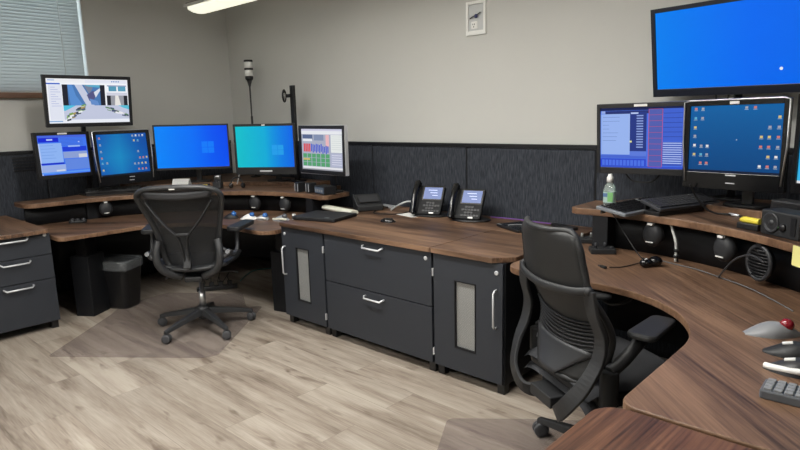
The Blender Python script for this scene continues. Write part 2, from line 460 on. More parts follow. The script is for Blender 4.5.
def corner_desk(label, right, zt, zs, uend, vend, su, sv, wm):
    X0 = 6.24 if right else 0
    t = thing('corner_desk', label, 'desk', (X0, 0, 0))
    sx = -1 if right else 1
    F = lambda p: (sx * p[0], -p[1])
    fil = arc_pts((1.65, 1.65), .5, PI, 1.5 * PI)
    poly = [(.01, .01), (.01, vend)] + rpoly([(1.15, vend), (1.15, 1.7)], 0)[:0]
    # outer end along v, rounded; fillet; end along u rounded
    ec = arc_pts((1.15 - .05, vend - .05), .05, PI / 2, 0, 5)
    rr = .11
    ed = arc_pts((uend - rr, 1.15 - rr), rr, PI / 2, 0, 8)
    poly = [(.01, .01), (.01, vend)] + ec + fil + ed + [(uend, .01)]
    th = .03
    MB().prism([F(p) for p in poly], zt - th, zt, 0, 1).build('worktop', [wm, W_EDGE], t, bevel=.004)
    c = (1.95, 1.95)
    # raised monitor shelf with concave front
    e1 = [(.27, sv)] + arc_pts((.55 - .10, sv - .10), .10, PI / 2, .25, 6)
    if right: e2 = [(2.05, .562), (su, .54), (su, .26), (1.98, .2), (1.92, .012), (.01, .01), (.01, 1.4), (.2, 1.55), (.27, 1.8)]
    else: e2 = [(su - .05, .575)] + arc_pts((su - .05, .575 - .05), .05, PI / 2, 0, 5) + [(2.09, .27), (1.75, .2), (1.7, .012), (.01, .01), (.01, 1.4), (.2, 1.55), (.27, 1.8)]
    sf = e1 + arc_pts(c, 1.395, PI + .02, 1.5 * PI - .02, 30) + e2
    MB().prism([F(p) for p in sf], zs - .035, zs, 0, 1).build('monitor_shelf', [wm, W_EDGE], t, bevel=.004)
    # low riser board at the back, where screens stand
    rf = [(.012, .012), (.012, 1.95)] + arc_pts(c, 1.69 if right else 1.79, PI + .42, 1.5 * PI - .22, 30) + [(1.95, .012)]
    rf[1] = (.012, rf[2][1]); rf[-1] = (rf[-2][0], .012)
    MB().prism([F(p) for p in rf], zs, zs + .035, 0, 1).build('riser_board', [wm, W_EDGE], t, bevel=.003)
    # curved back panel between worktop and shelf, running on below the worktop
    rb = 1.50 if right else 1.54
    vx = 2.12 if not right else 1.96
    bk = [(1.95 - rb, vx)] + arc_pts(c, rb, PI, 1.5 * PI, 30) + [(1.98, 1.95 - rb), (1.98, 1.93 - rb)] + arc_pts(c, rb + .02, 1.5 * PI, PI, 30) + [(1.93 - rb, vx)]
    MB().prism([F(p) for p in bk], zt, zs - .035, smooth_side=True).build('back_panel', BLK, t)
    lo = arc_pts(c, 1.60, PI, 1.5 * PI, 30) + arc_pts(c, 1.62, 1.5 * PI, PI, 30)
    MB().prism([F(p) for p in lo], .25, zt - th, smooth_side=True).build('modesty_panel', BLK, t)
    for (u, v) in ((1.92, .50), (.43, 1.64)):
        q = F((u, v))
        MB().box((q[0], q[1], (zt + zs - .035) / 2), (.085, .10, zs - .035 - zt)).build('shelf_post', BLK, t, bevel=.004)
    for (u, v) in ((.815, 1.85), (1.95, .82)):
        q = F((u, v)); a = R(33) if u < 1 else R(15)
        if right: a = -a
        g = MB().box((q[0], q[1], .235), (.15, .19, .47), (0, 0, a)).build('leg', BLK, t, bevel=.004)
        MB().box((q[0], q[1], (.47 + zt - th) / 2), (.09, .12, zt - th - .47), (0, 0, a)).build('leg_inner', PLAS, g)
    return t
corner_desk('curved walnut corner workstation by the window, loaded with six screens', False, .68, .865, 2.165, 2.13, 2.13, 2.15, W_D if False else W_DL)
corner_desk('curved walnut corner workstation wrapping around the slatted back chair', True, .735, .95, 2.13, 2.125, 2.085, 2.12, W_D)

# ------------------------------------------------------------------ cabinets
def pull(parent, c, L, axis='x', r=.0058, out=.03):
    """bent bar handle; c centre on the front face, sticking out along -Y"""
    b = MB(); h = L / 2
    pts = [(-h, 0, 0), (-h, -out * .55, 0), (-h + .012, -out, 0), (h - .012, -out, 0), (h, -out * .55, 0), (h, 0, 0)]
    if axis == 'x': pts = [(x, y, -.006 if i in (2, 3) else .004) for i, (x, y, z) in enumerate(pts)]
    else: pts = [(0, y, x) for (x, y, z) in pts]
    b.tube(pts, r, 8, smooth_pts=False)
    o = b.build('handle', SILV, parent, loc=c)
    o['label'] = 'bent satin silver bar handle'
    return o
def lockb(parent, c):
    o = MB().lathe([(.012, 0), (.012, .003), (.009, .005), (.004, .005)], 16, Matrix.Rotation(PI / 2, 4, 'X')).build('lock', SILV, parent, loc=c)
    return o
def hinge(parent, c):
    return MB().box((0, 0, 0), (.008, .014, .045)).build('hinge', SILV, parent, loc=c, bevel=.002)

YF = -1.03
def cab_body(name, label, cat, x0, x1, yf, depth, top=.71):
    w = x1 - x0
    t = thing(name, label, cat, ((x0 + x1) / 2, yf, 0))
    MB().box((0, .02 + depth / 2, (.055 + top) / 2), (w, depth, top - .055)).build('carcass', BLK, t, bevel=.002)
    for sx in (-1, 1):
        for yy in (.05, depth - .05):
            MB().box((sx * (w / 2 - .03), yy, .0275), (.045, .045, .055)).build('foot', PLAS, t, bevel=.003)
    return t, w
def door_cab(label, x0, x1, handle_side, wx):
    t, w = cab_body('door_cabinet', label, 'cabinet', x0, x1, YF, 1.0)
    b = MB(); dh = .645; zc = .065 + dh / 2; dw = w - .012
    gx, gw, gz0, gz1 = wx, .135, .2, .575
    L = -dw / 2; Rr = dw / 2; g0 = gx - gw / 2; g1 = gx + gw / 2
    for (a, c, e, f) in [(L, g0, .065, .71), (g1, Rr, .065, .71), (g0, g1, .065, gz0), (g0, g1, gz1, .71)]:
        b.box(((a + c) / 2, .009, (e + f) / 2), (c - a, .018, f - e))
    d = b.build('door', CHAR, t)
    gg = MB().box((gx, .013, (gz0 + gz1) / 2), (gw, .004, gz1 - gz0)).build('grille', GRIL, d); gg['label'] = 'perforated silver steel grille'
    rim = MB()
    for (c, s) in [((g0, .004, (gz0 + gz1) / 2), (.006, .014, gz1 - gz0 + .006)), ((g1, .004, (gz0 + gz1) / 2), (.006, .014, gz1 - gz0 + .006)), ((gx, .004, gz0), (gw, .014, .006)), ((gx, .004, gz1), (gw, .014, .006))]: rim.box(c, s)
    rim.build('grille_rim', BLK, d)
    pull(d, (handle_side * (dw / 2 - .035), 0, .47), .2, 'z')
    lockb(d, (handle_side * (dw / 2 - .035), 0, .66))
    for zq in (.6, .14): hinge(d, (-handle_side * (dw / 2 + .003), -.002, zq))
    return t
door_cab('narrow charcoal cabinet with steel grille door next to the bin side workstation', 2.195, 2.655, -1, .0)
door_cab('charcoal grille door cabinet with bare black side, nearest the slatted back chair', 3.585, 4.045, 1, -.01)
t, w = cab_body('lateral_file_cabinet', 'wide charcoal file cabinet with two deep drawers between the grille doors', 'cabinet', 2.66, 3.58, YF, 1.0)
for z0, z1 in ((.065, .392), (.398, .71)):
    d = MB().box((0, .009, (z0 + z1) / 2), (w - .012, .018, z1 - z0)).build('drawer', CHAR, t, bevel=.001)
    pull(d, (0, 0, z1 - .035), .16)
    if z1 > .6: lockb(d, (w / 2 - .045, 0, z1 - .04))
# worktops of the cabinets
def top_slab(name, label, pts, rad, z, m, th=.028):
    o = MB().prism(rpoly(pts, rad), z - th, z, 0, 0).build(name, [m, W_EDGE], None, bevel=.003)
    return tag(o, label, 'worktop')
top_slab('worktop', 'long walnut laminate worktop carrying the laptop and computer mouse', [(2.195, -1.05), (3.578, -1.05), (3.578, -.005), (2.175, -.005)], [.02, .012, 0, 0], .74, W_X)
top_slab('worktop', 'short walnut worktop with clipped corner over the end grille cabinet', [(3.582, -1.05), (3.99, -1.05), (4.075, -.96), (4.075, -.005), (3.58, -.005)], [.012, .01, .02, 0, 0], .74, W_X)

# drawer pedestal by the window wall (faces +X)
t = thing('drawer_pedestal', 'charcoal three drawer pedestal under the window', 'cabinet', (1.0, -2.375, 0), R(90))
MB().box((0, .02 + .48, .382), (.47, .96, .645)).build('carcass', BLK, t, bevel=.002)
for sx in (-1, 1):
    for yy in (.06, .9): MB().box((sx * .205, yy, .03), (.045, .045, .06)).build('foot', PLAS, t)
for z0, z1 in ((.065, .376), (.381, .55), (.555, .7045)):
    d = MB().box((0, .009, (z0 + z1) / 2), (.464, .018, z1 - z0)).build('drawer', CHAR, t, bevel=.001)
    pull(d, (0, 0, z1 - (.025 if z1 < .7 else .02)), .18)
    if z1 > .7: lockb(d, (.2, 0, .693))
top_slab('worktop', 'walnut worktop on the drawer pedestal under the window', [(.005, -3.1), (1.04, -3.1), (1.04, -2.15), (.005, -2.15)], [0, .01, .04, 0], .735, W_X)
t = thing('drawer_pedestal', 'second charcoal pedestal farther along the window wall', 'cabinet', (1.0, -2.86, 0), R(90))
MB().box((0, .02 + .48, .352), (.47, .96, .704)).build('carcass', BLK, t, bevel=.002)
MB().box((0, .009, .384), (.464, .018, .64)).build('drawer', CHAR, t, bevel=.001)

# peninsula worktop near the camera
top_slab('worktop', 'walnut worktop with rounded corner nearest the viewer, abutting the curved desk', [(5.06, -2.14), (6.3, -2.14), (6.3, -3.12), (5.06, -3.12)], [.07, 0, 0, .03], .735, W_Y)
t = thing('base_cabinet', 'black base cabinet holding the nearest walnut worktop', 'cabinet', (5.75, -2.63, 0))
MB().box((0, 0, .36), (1.06, .9, .69)).build('carcass', BLK, t, bevel=.003)
MB().box((0, .03, .0075), (1.0, .8, .015)).build('plinth', PLAS, t)

# ------------------------------------------------------------------ screens
def color_layer(me, cols):
    ca = me.color_attributes.new('Col', 'FLOAT_COLOR', 'CORNER')
    i = 0
    for p in me.polygons:
        for _ in p.loop_indices:
            ca.data[p.loop_start + _ - p.loop_indices[0]].color = cols[p.index][_ - p.loop_indices[0]]

def lerp(a, b, t): return tuple(x + (y - x) * t for x, y in zip(a, b))

def screen(parent, w, h, bg, items, M, y0, blend='h'):
    """bg(u,v) -> rgb; items: (polygon as [(u,v)..] or (u0,v0,u1,v1), rgb); v down"""
    v = []; f = []; cols = []
    n = 14
    P = lambda u, q, y: M @ Vector(((u - .5) * w, y, (.5 - q) * h))
    for j in range(n + 1):
        for i in range(n + 1): v.append(P(i / n, j / n, y0))
    for j in range(n):
        for i in range(n):
            a = j * (n + 1) + i
            f.append((a, a + n + 1, a + n + 2, a + 1))
            cols.append([lin(bg(i / n, j / n)), lin(bg(i / n, (j + 1) / n)), lin(bg((i + 1) / n, (j + 1) / n)), lin(bg((i + 1) / n, j / n))])
    for k, (pg, c) in enumerate(items):
        if not isinstance(pg[0], (tuple, list)):
            a, b_, c_, d_ = pg; pg = [(a, b_), (a, d_), (c_, d_), (c_, b_)]
        ar = sum(pg[i][0] * pg[(i + 1) % len(pg)][1] - pg[(i + 1) % len(pg)][0] * pg[i][1] for i in range(len(pg)))
        if ar > 0: pg = pg[::-1]
        o = len(v); yy = y0 - .0004 - .00001 * k
        v += [P(a, b_, yy) for a, b_ in pg]
        f.append(tuple(range(o, o + len(pg)))); cols.append([lin(c)] * len(pg))
    me = bpy.data.meshes.new('screen'); me.from_pydata([tuple(x) for x in v], [], f); me.materials.append(SCR)
    color_layer(me, cols); me.update()
    o = bpy.data.objects.new('screen', me); COL.objects.link(o); o.parent = parent
    return o

def logo(cx, cy, s, asp, c):
    r = []
    for i in (0, 1):
        for j in (0, 1):
            x0 = cx + (i - .5 + (.02 if i else -.02)) * s - s / 2 * (0 if i else 0) ; 
            x0 = cx + (.04 * s if i else -s); x1 = x0 + .96 * s
            y0_ = cy + (.04 * s * asp if j else -s * asp); y1_ = y0_ + .96 * s * asp
            r.append(((x0, y0_, x1, y1_), c))
    return r
def icons(lst, s=.025, asp=1.25, cols=((225, 225, 220), (200, 120, 110), (90, 170, 200), (210, 190, 120), (160, 160, 170))):
    r = []
    rnd = random.Random(3)
    for (x, y) in lst:
        r.append(((x - s / 2, y - s * asp / 2, x + s / 2, y + s * asp / 2), rnd.choice(cols)))
        r.append(((x - s * .7, y + s * asp * .75, x + s * .7, y + s * asp * .95), (170, 190, 205)))
    return r

def monitor(label, pos, yaw, tilt, roll, w, h, bez, scr, zfoot, foot_back=.12, frame_m=PLAS, stand='disc', depth=.05, group=None, silver=False, badge=None, tape=None, name='computer_monitor', cat='monitor', neckw=.05, base=(.22, .17)):
    nx, ny = math.cos(R(yaw)), math.sin(R(yaw))
    bx, by = pos[0] - nx * foot_back, pos[1] - ny * foot_back
    t = thing(name, label, cat, (bx, by, zfoot), R(yaw + 90))
    M = Matrix.Translation((0, -foot_back, pos[2] - zfoot)) @ Matrix.Rotation(-R(tilt), 4, 'X') @ Matrix.Rotation(-R(roll), 4, 'Y')
    bl_, br_, bt, bb = bez
    # casing: thin front slab and a smaller rear bulge
    b = MB()
    b.box((0, .017, 0), (w, .026, h), M=M)
    b.box((0, .04, -h * .02), (w * .72, .03, h * .62), M=M)
    cs = b.build('casing', frame_m, t, bevel=.004)
    fz = MB()
    for (c, d) in [((-w / 2 + bl_ / 2, 0, 0), (bl_, .012, h)), ((w / 2 - br_ / 2, 0, 0), (br_, .012, h)), (((bl_ - br_) / 2, 0, h / 2 - bt / 2), (w - bl_ - br_, .012, bt)), (((bl_ - br_) / 2, 0, -h / 2 + bb / 2), (w - bl_ - br_, .012, bb))]:
        fz.box(c, d, M=M)
    bz = fz.build('bezel', frame_m, t, bevel=.0015)
    sw = w - bl_ - br_; sh = h - bt - bb
    M2 = M @ Matrix.Translation(((bl_ - br_) / 2, 0, (bb - bt) / 2))
    screen(t, sw, sh, scr[0], scr[1], M2, .003)
    if badge:
        for (cx, cz, bw, bh) in badge:
            q = MB().box((cx, -.0065, -h / 2 + cz), (bw, .002, bh), M=M).build('badge', SILV, t); q['label'] = 'small silver badge or painted reflection'
    if tape:
        q = MB().box((tape[0], -.0068, h / 2 - bt / 2), (tape[1], .002, .012), M=M).build('asset_label', LABEL, t); q['label'] = 'white paper label strip'
    if silver:
        sb = MB()
        sb.tube([M @ Vector(p) for p in [(-w / 2 + .012, -.008, -h / 2 + .03), (-w / 2 - .002, -.01, 0), (-w / 2 - .003, -.01, h / 2 - .004), (-w / 2 + .02, -.01, h / 2 + .003), (w / 2 - .02, -.01, h / 2 + .003), (w / 2 + .003, -.01, h / 2 - .004), (w / 2 + .002, -.01, 0), (w / 2 - .012, -.008, -h / 2 + .03)]], .0042, 6, smooth_pts=False)
        q = sb.build('trim_band', ALU, t); q['label'] = 'slim silver outline band'
    zc = (pos[2] - zfoot)
    if stand == 'disc':
        MB().box((0, -.005, zc * .5 + .0), (neckw, .022, zc + .02)).build('stand_neck', PLAS, t, bevel=.004)
        MB().box((0, -foot_back / 2 - .0, zc - .01), (neckw, foot_back - .03, neckw)).build('mount_arm', PLAS, t, bevel=.003)
        MB().prism(rpoly(rect(*base), .05), 0, .014).build('stand_base', PLAS, t, bevel=.004)
    elif stand == 'rear':
        MB().tube([(0, -foot_back + .05, zc), (0, 0, zc), (0, .285, zc)], .018, 8, smooth_pts=False).build('mount_arm', PLAS, t)
        MB().tube([(-.10, -foot_back + .03, zc - .15), (-.06, -foot_back + .05, zc - .215), (0, -foot_back + .06, zc - .228), (.06, -foot_back + .05, zc - .215), (.12, -foot_back + .03, zc - .15)], .005, 6).build('cable_loop', RUB, t)
    elif stand == 'arm':
        MB().tube([(0, -foot_back + .05, zc), (.0, -.03, zc), (.10, 0, zc), (.21, .012, zc)], .014, 8).build('mount_arm', PLAS, t)
    elif stand == 'pole':
        MB().lathe([(.02, 0.012), (.02, zc + .06)], 16).build('pole', PLAS, t)
        MB().box((0, -foot_back / 2, zc), (.05, foot_back - .04, .05)).build('mount_arm', PLAS, t, bevel=.003)
        MB().prism(rpoly(rect(.16, .14), .02), 0, .012).build('stand_base', PLAS, t, bevel=.003)
    return t

ZLs, ZLr = .865, .90
ZRs, ZRr = .95, .985
# --- camera feed monitor
def m1items():
    L = [((0, 0, 1, .09), (235, 236, 240)), ((.02, .03, .1, .045), (90, 150, 215)), ((.0, .1, .16, .13), (60, 100, 200)), ((.02, .13, .175, .97), (222, 226, 238)), ((0, .13, .02, .97), (240, 242, 246))]
    for i in range(9): L.append(((.045, .19 + i * .052, .1 + .03 * (i % 3), .2 + i * .052), (160, 170, 215)))
    L += [((.18, .13, .70, .60), (34, 36, 46)), ((.245, .13, .64, .60), (74, 120, 178)),
          ([(.33, .13), (.42, .13), (.56, .6), (.46, .6)], (196, 202, 222)), ([(.245, .13), (.30, .13), (.34, .38), (.42, .6), (.27, .6)], (88, 140, 205)),
          ([(.44, .13), (.56, .13), (.54, .24), (.50, .34)], (120, 128, 150)), ([(.47, .36), (.55, .26), (.60, .32), (.56, .46), (.5, .5)], (84, 86, 130)),
          ([(.56, .3), (.64, .2), (.64, .26), (.58, .42)], (215, 220, 232)), ([(.5, .44), (.6, .5), (.62, .6), (.52, .58)], (100, 140, 200)), ([(.44, .14), (.64, .13), (.64, .19), (.5, .17)], (90, 170, 200)),
          ((.46, .02, .98, .09), (225, 228, 240)), ((.73, .13, .98, .16), (150, 160, 190)), ((.75, .155, .85, .27), (84, 150, 178)), ((.87, .155, .97, .27), (90, 156, 184)),
          ((.72, .30, .99, .37), (206, 208, 222)), ((.72, .37, .99, .6), (36, 38, 44)), ((.77, .37, .94, .6), (150, 152, 160)), ([(.83, .37), (.87, .37), (.9, .6), (.82, .6)], (228, 226, 222)),
          ((.18, .60, 1, .92), (192, 198, 220)), ([(.18, .6), (.33, .6), (.2, .72), (.18, .72)], (80, 190, 220)), ([(.86, .6), (1, .6), (1, .7), (.93, .66)], (90, 190, 215)),
          ((0, .92, 1, 1), (232, 236, 244)), ((0, .945, .16, .97), (130, 170, 215))]
    rnd = random.Random(5)
    for i in range(34):
        x = .2 + rnd.random() * .2; y = .9 - (x - .18) * 1.15 + rnd.uniform(-.06, .06)
        c = rnd.choice([(60, 70, 80), (120, 160, 80), (230, 235, 235), (80, 90, 120), (170, 150, 90)])
        L.append(([(x, y), (x + .05, y - .03), (x + .055, y + .01), (x + .005, y + .035)], c))
    for i in range(34):
        x = .68 + rnd.random() * .27; y = .6 + (x - .66) * .7 + rnd.uniform(-.03, .05)
        c = rnd.choice([(50, 55, 60), (90, 130, 90), (230, 230, 235), (70, 80, 110), (190, 195, 205)])
        L.append(([(x, y), (x + .05, y + .02), (x + .045, y + .045), (x - .005, y + .025)], c))
    for i in range(5): L.append(((.79 + i * .022, .035, .803 + i * .022, .06), (60, 120, 190)))
    L = [((( max(0, a[0]), a[1], min(1, a[2]), min(1, a[3])) if not isinstance(a[0], (tuple, list)) else [(min(max(x, .0), 1), min(max(y, 0), 1)) for x, y in a]), c) for a, c in L]
    return L
monitor('widescreen monitor highest on a pole showing outdoor security camera footage', (.536, -1.597, 1.628), -2.6, -5.9, -.1, .651, .396, (.024, .024, .026, .03),
        (lambda u, v: (240, 243, 248), m1items()), ZLs, .23, stand='pole')
# --- blue data monitor
def m2items():
    L = [((0, 0, 1, .06), (70, 100, 215)), ((.02, .06, .42, .17), (20, 40, 205)), ((.18, .09, .3, .13), (170, 190, 240)), ((.02, .2, .47, .7), (140, 178, 240)), ((0, .2, .03, 1), (190, 205, 245)),
         ((.02, .695, .48, .74), (20, 50, 205)), ((.02, .75, .5, .93), (150, 172, 226)), ((.3, .88, .48, .92), (205, 212, 225)), ((.48, .30, .98, .42), (30, 62, 212)), ((.6, .27, .85, .31), (150, 180, 240)),
         ((.48, .43, .98, .6), (138, 158, 210)), ((.8, .5, .98, .6), (205, 208, 215)), ((.5, .62, 1, .9), (96, 134, 222)), ((0, .93, 1, .97), (90, 150, 240)), ((.82, .17, .85, .2), (220, 230, 250))]
    for i in range(6): L.append(((.46, .08 + i * .035, .92, .09 + i * .035), (60, 96, 200)))
    for i in range(5): L.append(((.05, .25 + i * .08, .3 + .03 * (i % 3), .262 + i * .08), (110, 150, 225)))
    return L
monitor('small blue data screen monitor at the shelf end nearest the window', (.479, -1.811, 1.216), 10.4, 2.8, -.4, .437, .357, (.026, .026, .024, .03),
        (lambda u, v: (66, 118, 236), m2items()), ZLs, .12, tape=(0, .075), stand='arm')
# --- icon desktop (tilted, silver outline)
ic3 = [(.06, .08), (.06, .24), (.06, .40), (.06, .56), (.06, .68), (.15, .68), (.06, .85)] + [(.72 + .07 * i, .05) for i in range(4)] + [(.74 + .08 * i, .17) for i in range(2)] + [(.8, .44)] + [(.82 + .07 * i, .6) for i in range(3)] + [(.7 + .075 * i, .74) for i in range(4)] + [(.77 + .075 * i, .88) for i in range(3)]
monitor('icon desktop monitor with slim silver outline above a black keyboard near the window', (.565, -1.384, 1.172), 2.0, 3.2, .5, .470, .438, (.028, .028, .026, .075),
        (lambda u, v: lerp(lerp((26, 150, 200), (16, 84, 170), min(1, abs(u - .42) * 1.6 + abs(v - .55) * .7)), (10, 70, 150), u * .4), icons(ic3, .032, 1.1) + [((0, .965, 1, 1), (14, 24, 44))]), ZLs, .31,
        frame_m=GLOSS, silver=True, badge=[(.04, .055, .045, .006), (.035, .028, .04, .005)], base=(.15, .12))
def winbg(a, b, c):
    return lambda u, v: lerp(lerp(a, b, min(1, u * 1.25)), c, max(0, u - .55) * 1.4 * (1 - v * .4))
monitor('blue desktop widescreen monitor directly behind the mesh back chair', (.73, -.86, 1.23), -37.1, -.8, -.2, .630, .392, (.012, .012, .014, .02),
        (winbg((0, 132, 246), (0, 96, 244), (0, 52, 226)), logo(.715, .52, .085, 1.65, (14, 122, 247))), ZLr, .27, base=(.2, .16))
monitor('teal to blue desktop monitor in front of the upright fan pole', (1.317, -.514, 1.202), -55.3, -1.2, -.2, .539, .428, (.016, .016, .02, .062),
        (lambda u, v: lerp(lerp((14, 190, 200), (8, 158, 220), min(1, u * 1.3)), (4, 88, 230), max(0, min(1, (u - .5) * 1.7))), logo(.72, .58, .1, 1.2, (34, 156, 230))), ZLr, .31,
        tape=(-.0, .03), badge=[(0, .03, .11, .014)], base=(.2, .16))  # wide silver strip here paints a pale oval reflection on the bezel
def m6items():
    L = [((0, 0, 1, .05), (205, 205, 225)), ((0, .05, 1, .13), (228, 230, 235)), ((.03, .14, .28, .27), (90, 104, 140)), ((.03, .24, .27, .30), (225, 228, 235)), ((.31, .14, .55, .28), (130, 142, 172)),
         ((.02, .92, 1, .97), (225, 226, 230)), ((0, .97, 1, 1), (150, 152, 160)), ((.6, .14, .68, .42), (230, 180, 185)), ((.72, .14, .98, .56), (226, 230, 228)), ((.72, .58, .98, .9), (176, 180, 204))]
    for i in range(4): L.append(((.05 + i * .045, .36, .085 + i * .045, .56), (214, 70, 80)))
    for i in range(11): L.append(((.235 + i * .04, .36 + .012 * (i % 3) + (.04 if i > 6 else 0), .262 + i * .04, .55 + .03 * (i % 2) + (.02 if i > 6 else 0)), (70, 90, 200)))
    for j in range(3):
        for i in range(6): L.append(((.03 + i * .112, .605 + j * .105, .125 + i * .112, .70 + j * .105), (84, 158, 108)))
    L.append(((.03, .72, .2, .765), (200, 180, 110)))
    for i in range(7): L.append(((.74, .18 + i * .05, .96, .187 + i * .05), (190, 200, 200)))
    for i in range(5): L.append(((.74, .62 + i * .055, .96, .632 + i * .055), (224, 226, 236)))
    return L
m6 = monitor('grey framed monitor showing colour coded tables at the shelf end beside the laptop', (2.011, -.474, 1.207), -89.5, .5, -.6, .534, .375, (.026, .02, .026, .03),
        (lambda u, v: (168, 173, 192), m6items()), ZLs, .12, frame_m=PLAS, silver=False, base=(.14, .12))
sb = MB(); 
for sx in (-1, 1): sb.box((sx * .267, -.10, 1.207 - ZLs), (.006, .034, .383))
sb.box((0, -.10, 1.207 - ZLs + .189), (.53, .034, .006)); sb.box((0, -.10, 1.207 - ZLs - .189), (.53, .034, .006))
o_ = sb.build('outer_shell', SILV, m6, bevel=.002); o_['label'] = 'silver outer shell edge'
# --- right station
def r1items():
    L = [((0, 0, 1, .045), (24, 34, 78)), ((.01, .05, .06, .09), (150, 170, 225)), ((.06, .05, 1, .1), (34, 48, 110)), ((.01, .1, .37, .78), (150, 178, 236)), ((0, .1, .01, .85), (110, 140, 220)),
         ((.37, .07, .57, .76), (36, 54, 128)), ((.38, .08, .47, .105), (180, 195, 235)), ((.0, .79, .57, .84), (70, 100, 205)), ((.37, .72, .57, .80), (90, 120, 215)), ((0, .85, .57, .98), (40, 66, 200)),
         ((.595, .03, .755, .97), (80, 92, 172)), ((.76, .03, .985, .55), (62, 96, 204)), ((.76, .56, .985, .95), (56, 84, 186)), ((.985, .03, 1, .95), (110, 130, 220)), ((0, .965, 1, 1), (50, 80, 200))]
    for i in range(13): L.append(((.45, .125 + i * .043, .53, .145 + i * .043), (138, 158, 215)))
    for i in range(12): L.append(((.02 + i * .045, .87, .055 + i * .045, .965), (74, 112, 224)))
    for x in (.593, .752): L.append(((x, .03, x + .006, .97), (190, 80, 110)))
    for i in range(11): L.append(((.598, .03 + i * .094, .754, .036 + i * .094), (176, 80, 116)))
    for i in range(6): L.append(((.765, .1 + i * .075, .98, .108 + i * .075), (40, 64, 150)))
    for i in range(10): L.append(((.765, .575 + i * .036, .98, .59 + i * .036), (178, 196, 236)))
    rnd = random.Random(2)
    for i in range(7): L.append(((.03, .15 + i * .065, .1 + .15 * rnd.random(), .157 + i * .065), (105, 130, 195)))
    L.append(((.37, .545, .395, .575), (225, 225, 150)))
    return L
monitor('call log monitor with red outlined columns above the sanitizer bottle', (4.448, -.39, 1.305), -88.2, -4.0, .2, .458, .364, (.018, .02, .022, .032),
        (lambda u, v: (70, 110, 220), r1items()), ZRs, .07, tape=(.0, .065), stand='rear')
ic = [(.06, .04), (.14, .04), (.62, .04), (.71, .04), (.06, .18), (.14, .18), (.06, .32), (.06, .45), (.06, .59), (.14, .6), (.21, .6), (.06, .73), (.14, .73), (.21, .73), (.14, .86), (.21, .86),
      (.96, .18), (.87, .32), (.96, .32), (.79, .46), (.87, .46), (.96, .46), (.79, .6), (.87, .6), (.96, .6), (.87, .74), (.95, .74), (.79, .88), (.87, .88), (.95, .88)]
monitor('icon desktop monitor with silver outline between two screens beneath the wall display', (4.903, -.494, 1.284), -100.1, -.8, .3, .442, .401, (.022, .022, .022, .075),
        (lambda u, v: lerp((6, 94, 160), (0, 66, 124), v), icons(ic, .03, 1.1) + [((0, .965, 1, 1), (16, 26, 48)), ((.53, .5, .54, .51), (230, 230, 230))]), ZRr, .20,
        frame_m=GLOSS, silver=True, tape=(-.0, .04), badge=[(.0, .066, .045, .006), (.0, .03, .04, .005)], base=(.2, .15))
monitor('bright blue monitor partly in view beside the bookshelf speaker', (5.362, -.735, 1.30), -118, 0, 0, .45, .40, (.02, .02, .022, .045),
        (lambda u, v: lerp((0, 140, 226), (60, 180, 220), v), [((0, .97, 1, 1), (220, 220, 220))]), ZRr, .2, frame_m=GLOSS, base=(.2, .15))
rec = []
for i in range(12):
    a0, a1 = 2 * PI * i / 12, 2 * PI * (i + 1) / 12
    rec.append(([(.80, .82), (.80 + .010 * math.cos(a0), .82 + .019 * math.sin(a0)), (.80 + .010 * math.cos(a1), .82 + .019 * math.sin(a1))], (225, 235, 240)))
tv = monitor('large wall display on a pole showing plain bright blue, highest of the screens', (4.786, -.205, 1.74), -101.1, -9.3, -.5, .808, .455, (.022, .022, .022, .04),
        (lambda u, v: lerp(lerp((0, 126, 238), (0, 104, 240), min(1, u * 1.6)), (0, 96, 222), max(0, u - .6)), rec), ZRr, .12, stand='pole', name='wall_display', cat='display', frame_m=mat('navy_black_plastic', (22, 26, 38), .3))
MB().tube([(-.06, -.1, .53), (-.055, -.1, .505), (-.03, -.1, .495), (-.005, -.1, .505), (0, -.1, .53)], .005, 6).build('cable_loop', RUB, tv)

# ------------------------------------------------------------------ pole items
t = thing('signal_light', 'tall black pole with stacked white signal lamps in the far corner', 'signal light', (.606, -.15, ZLr))
MB().lathe([(.05, 0), (.05, .01), (.014, .012)], 20).build('base', PLAS, t)
MB().lathe([(.011, .01), (.011, .58), (.007, .59), (.008, .86), (.028, .93)], 14).build('pole', PLAS, t)
MB().lathe([(.032, .925), (.038, .94), (.038, .96)], 20).build('lamp_socket', PLAS, t)
for z in (.96, 1.035):
    q = MB().lathe([(.039, z), (.039, z + .055), (.035, z + .058)], 20).build('lamp_lens', WHITE, t); q['label'] = 'white lens'
    MB().lathe([(.041, z + .058), (.041, z + .075), (.038, z + .077)], 20).build('lamp_ring', PLAS, t)
t = thing('fan_pole', 'black upright pole with small clip fan rising behind the teal monitor', 'pole', (1.33, -.2, ZLr))
MB().box((0, 0, .42), (.045, .03, .835)).build('pole', PLAS, t, bevel=.003)
MB().prism(rpoly(rect(.14, .12), .02), 0, .012).build('base', PLAS, t)
f = MB(); Mf = Matrix.Translation((-.055, -.05, .75)) @ Matrix.Rotation(R(-52), 4, 'Z') @ Matrix.Rotation(R(90), 4, 'X')
f.tube([Mf @ Vector((.05 * math.cos(2 * PI * i / 16), .05 * math.sin(2 * PI * i / 16), 0)) for i in range(16)], .007, 6, closed=True)
f.tube([Mf @ Vector((.035 * math.cos(2 * PI * i / 16), .035 * math.sin(2 * PI * i / 16), .01)) for i in range(16)], .003, 6, closed=True)
for i in range(4):
    a = 2 * PI * i / 4 + .5; f.tube([Mf @ Vector((.02 * math.cos(a), .02 * math.sin(a), .01)), Mf @ Vector((.058 * math.cos(a), .058 * math.sin(a), 0))], .004, 6)
fo = f.build('fan_cage', PLAS, t)
MB().lathe([(.02, -.01), (.024, .004), (.016, .018), (.004, .02)], 16, Mf).build('fan_hub', ALU, fo)
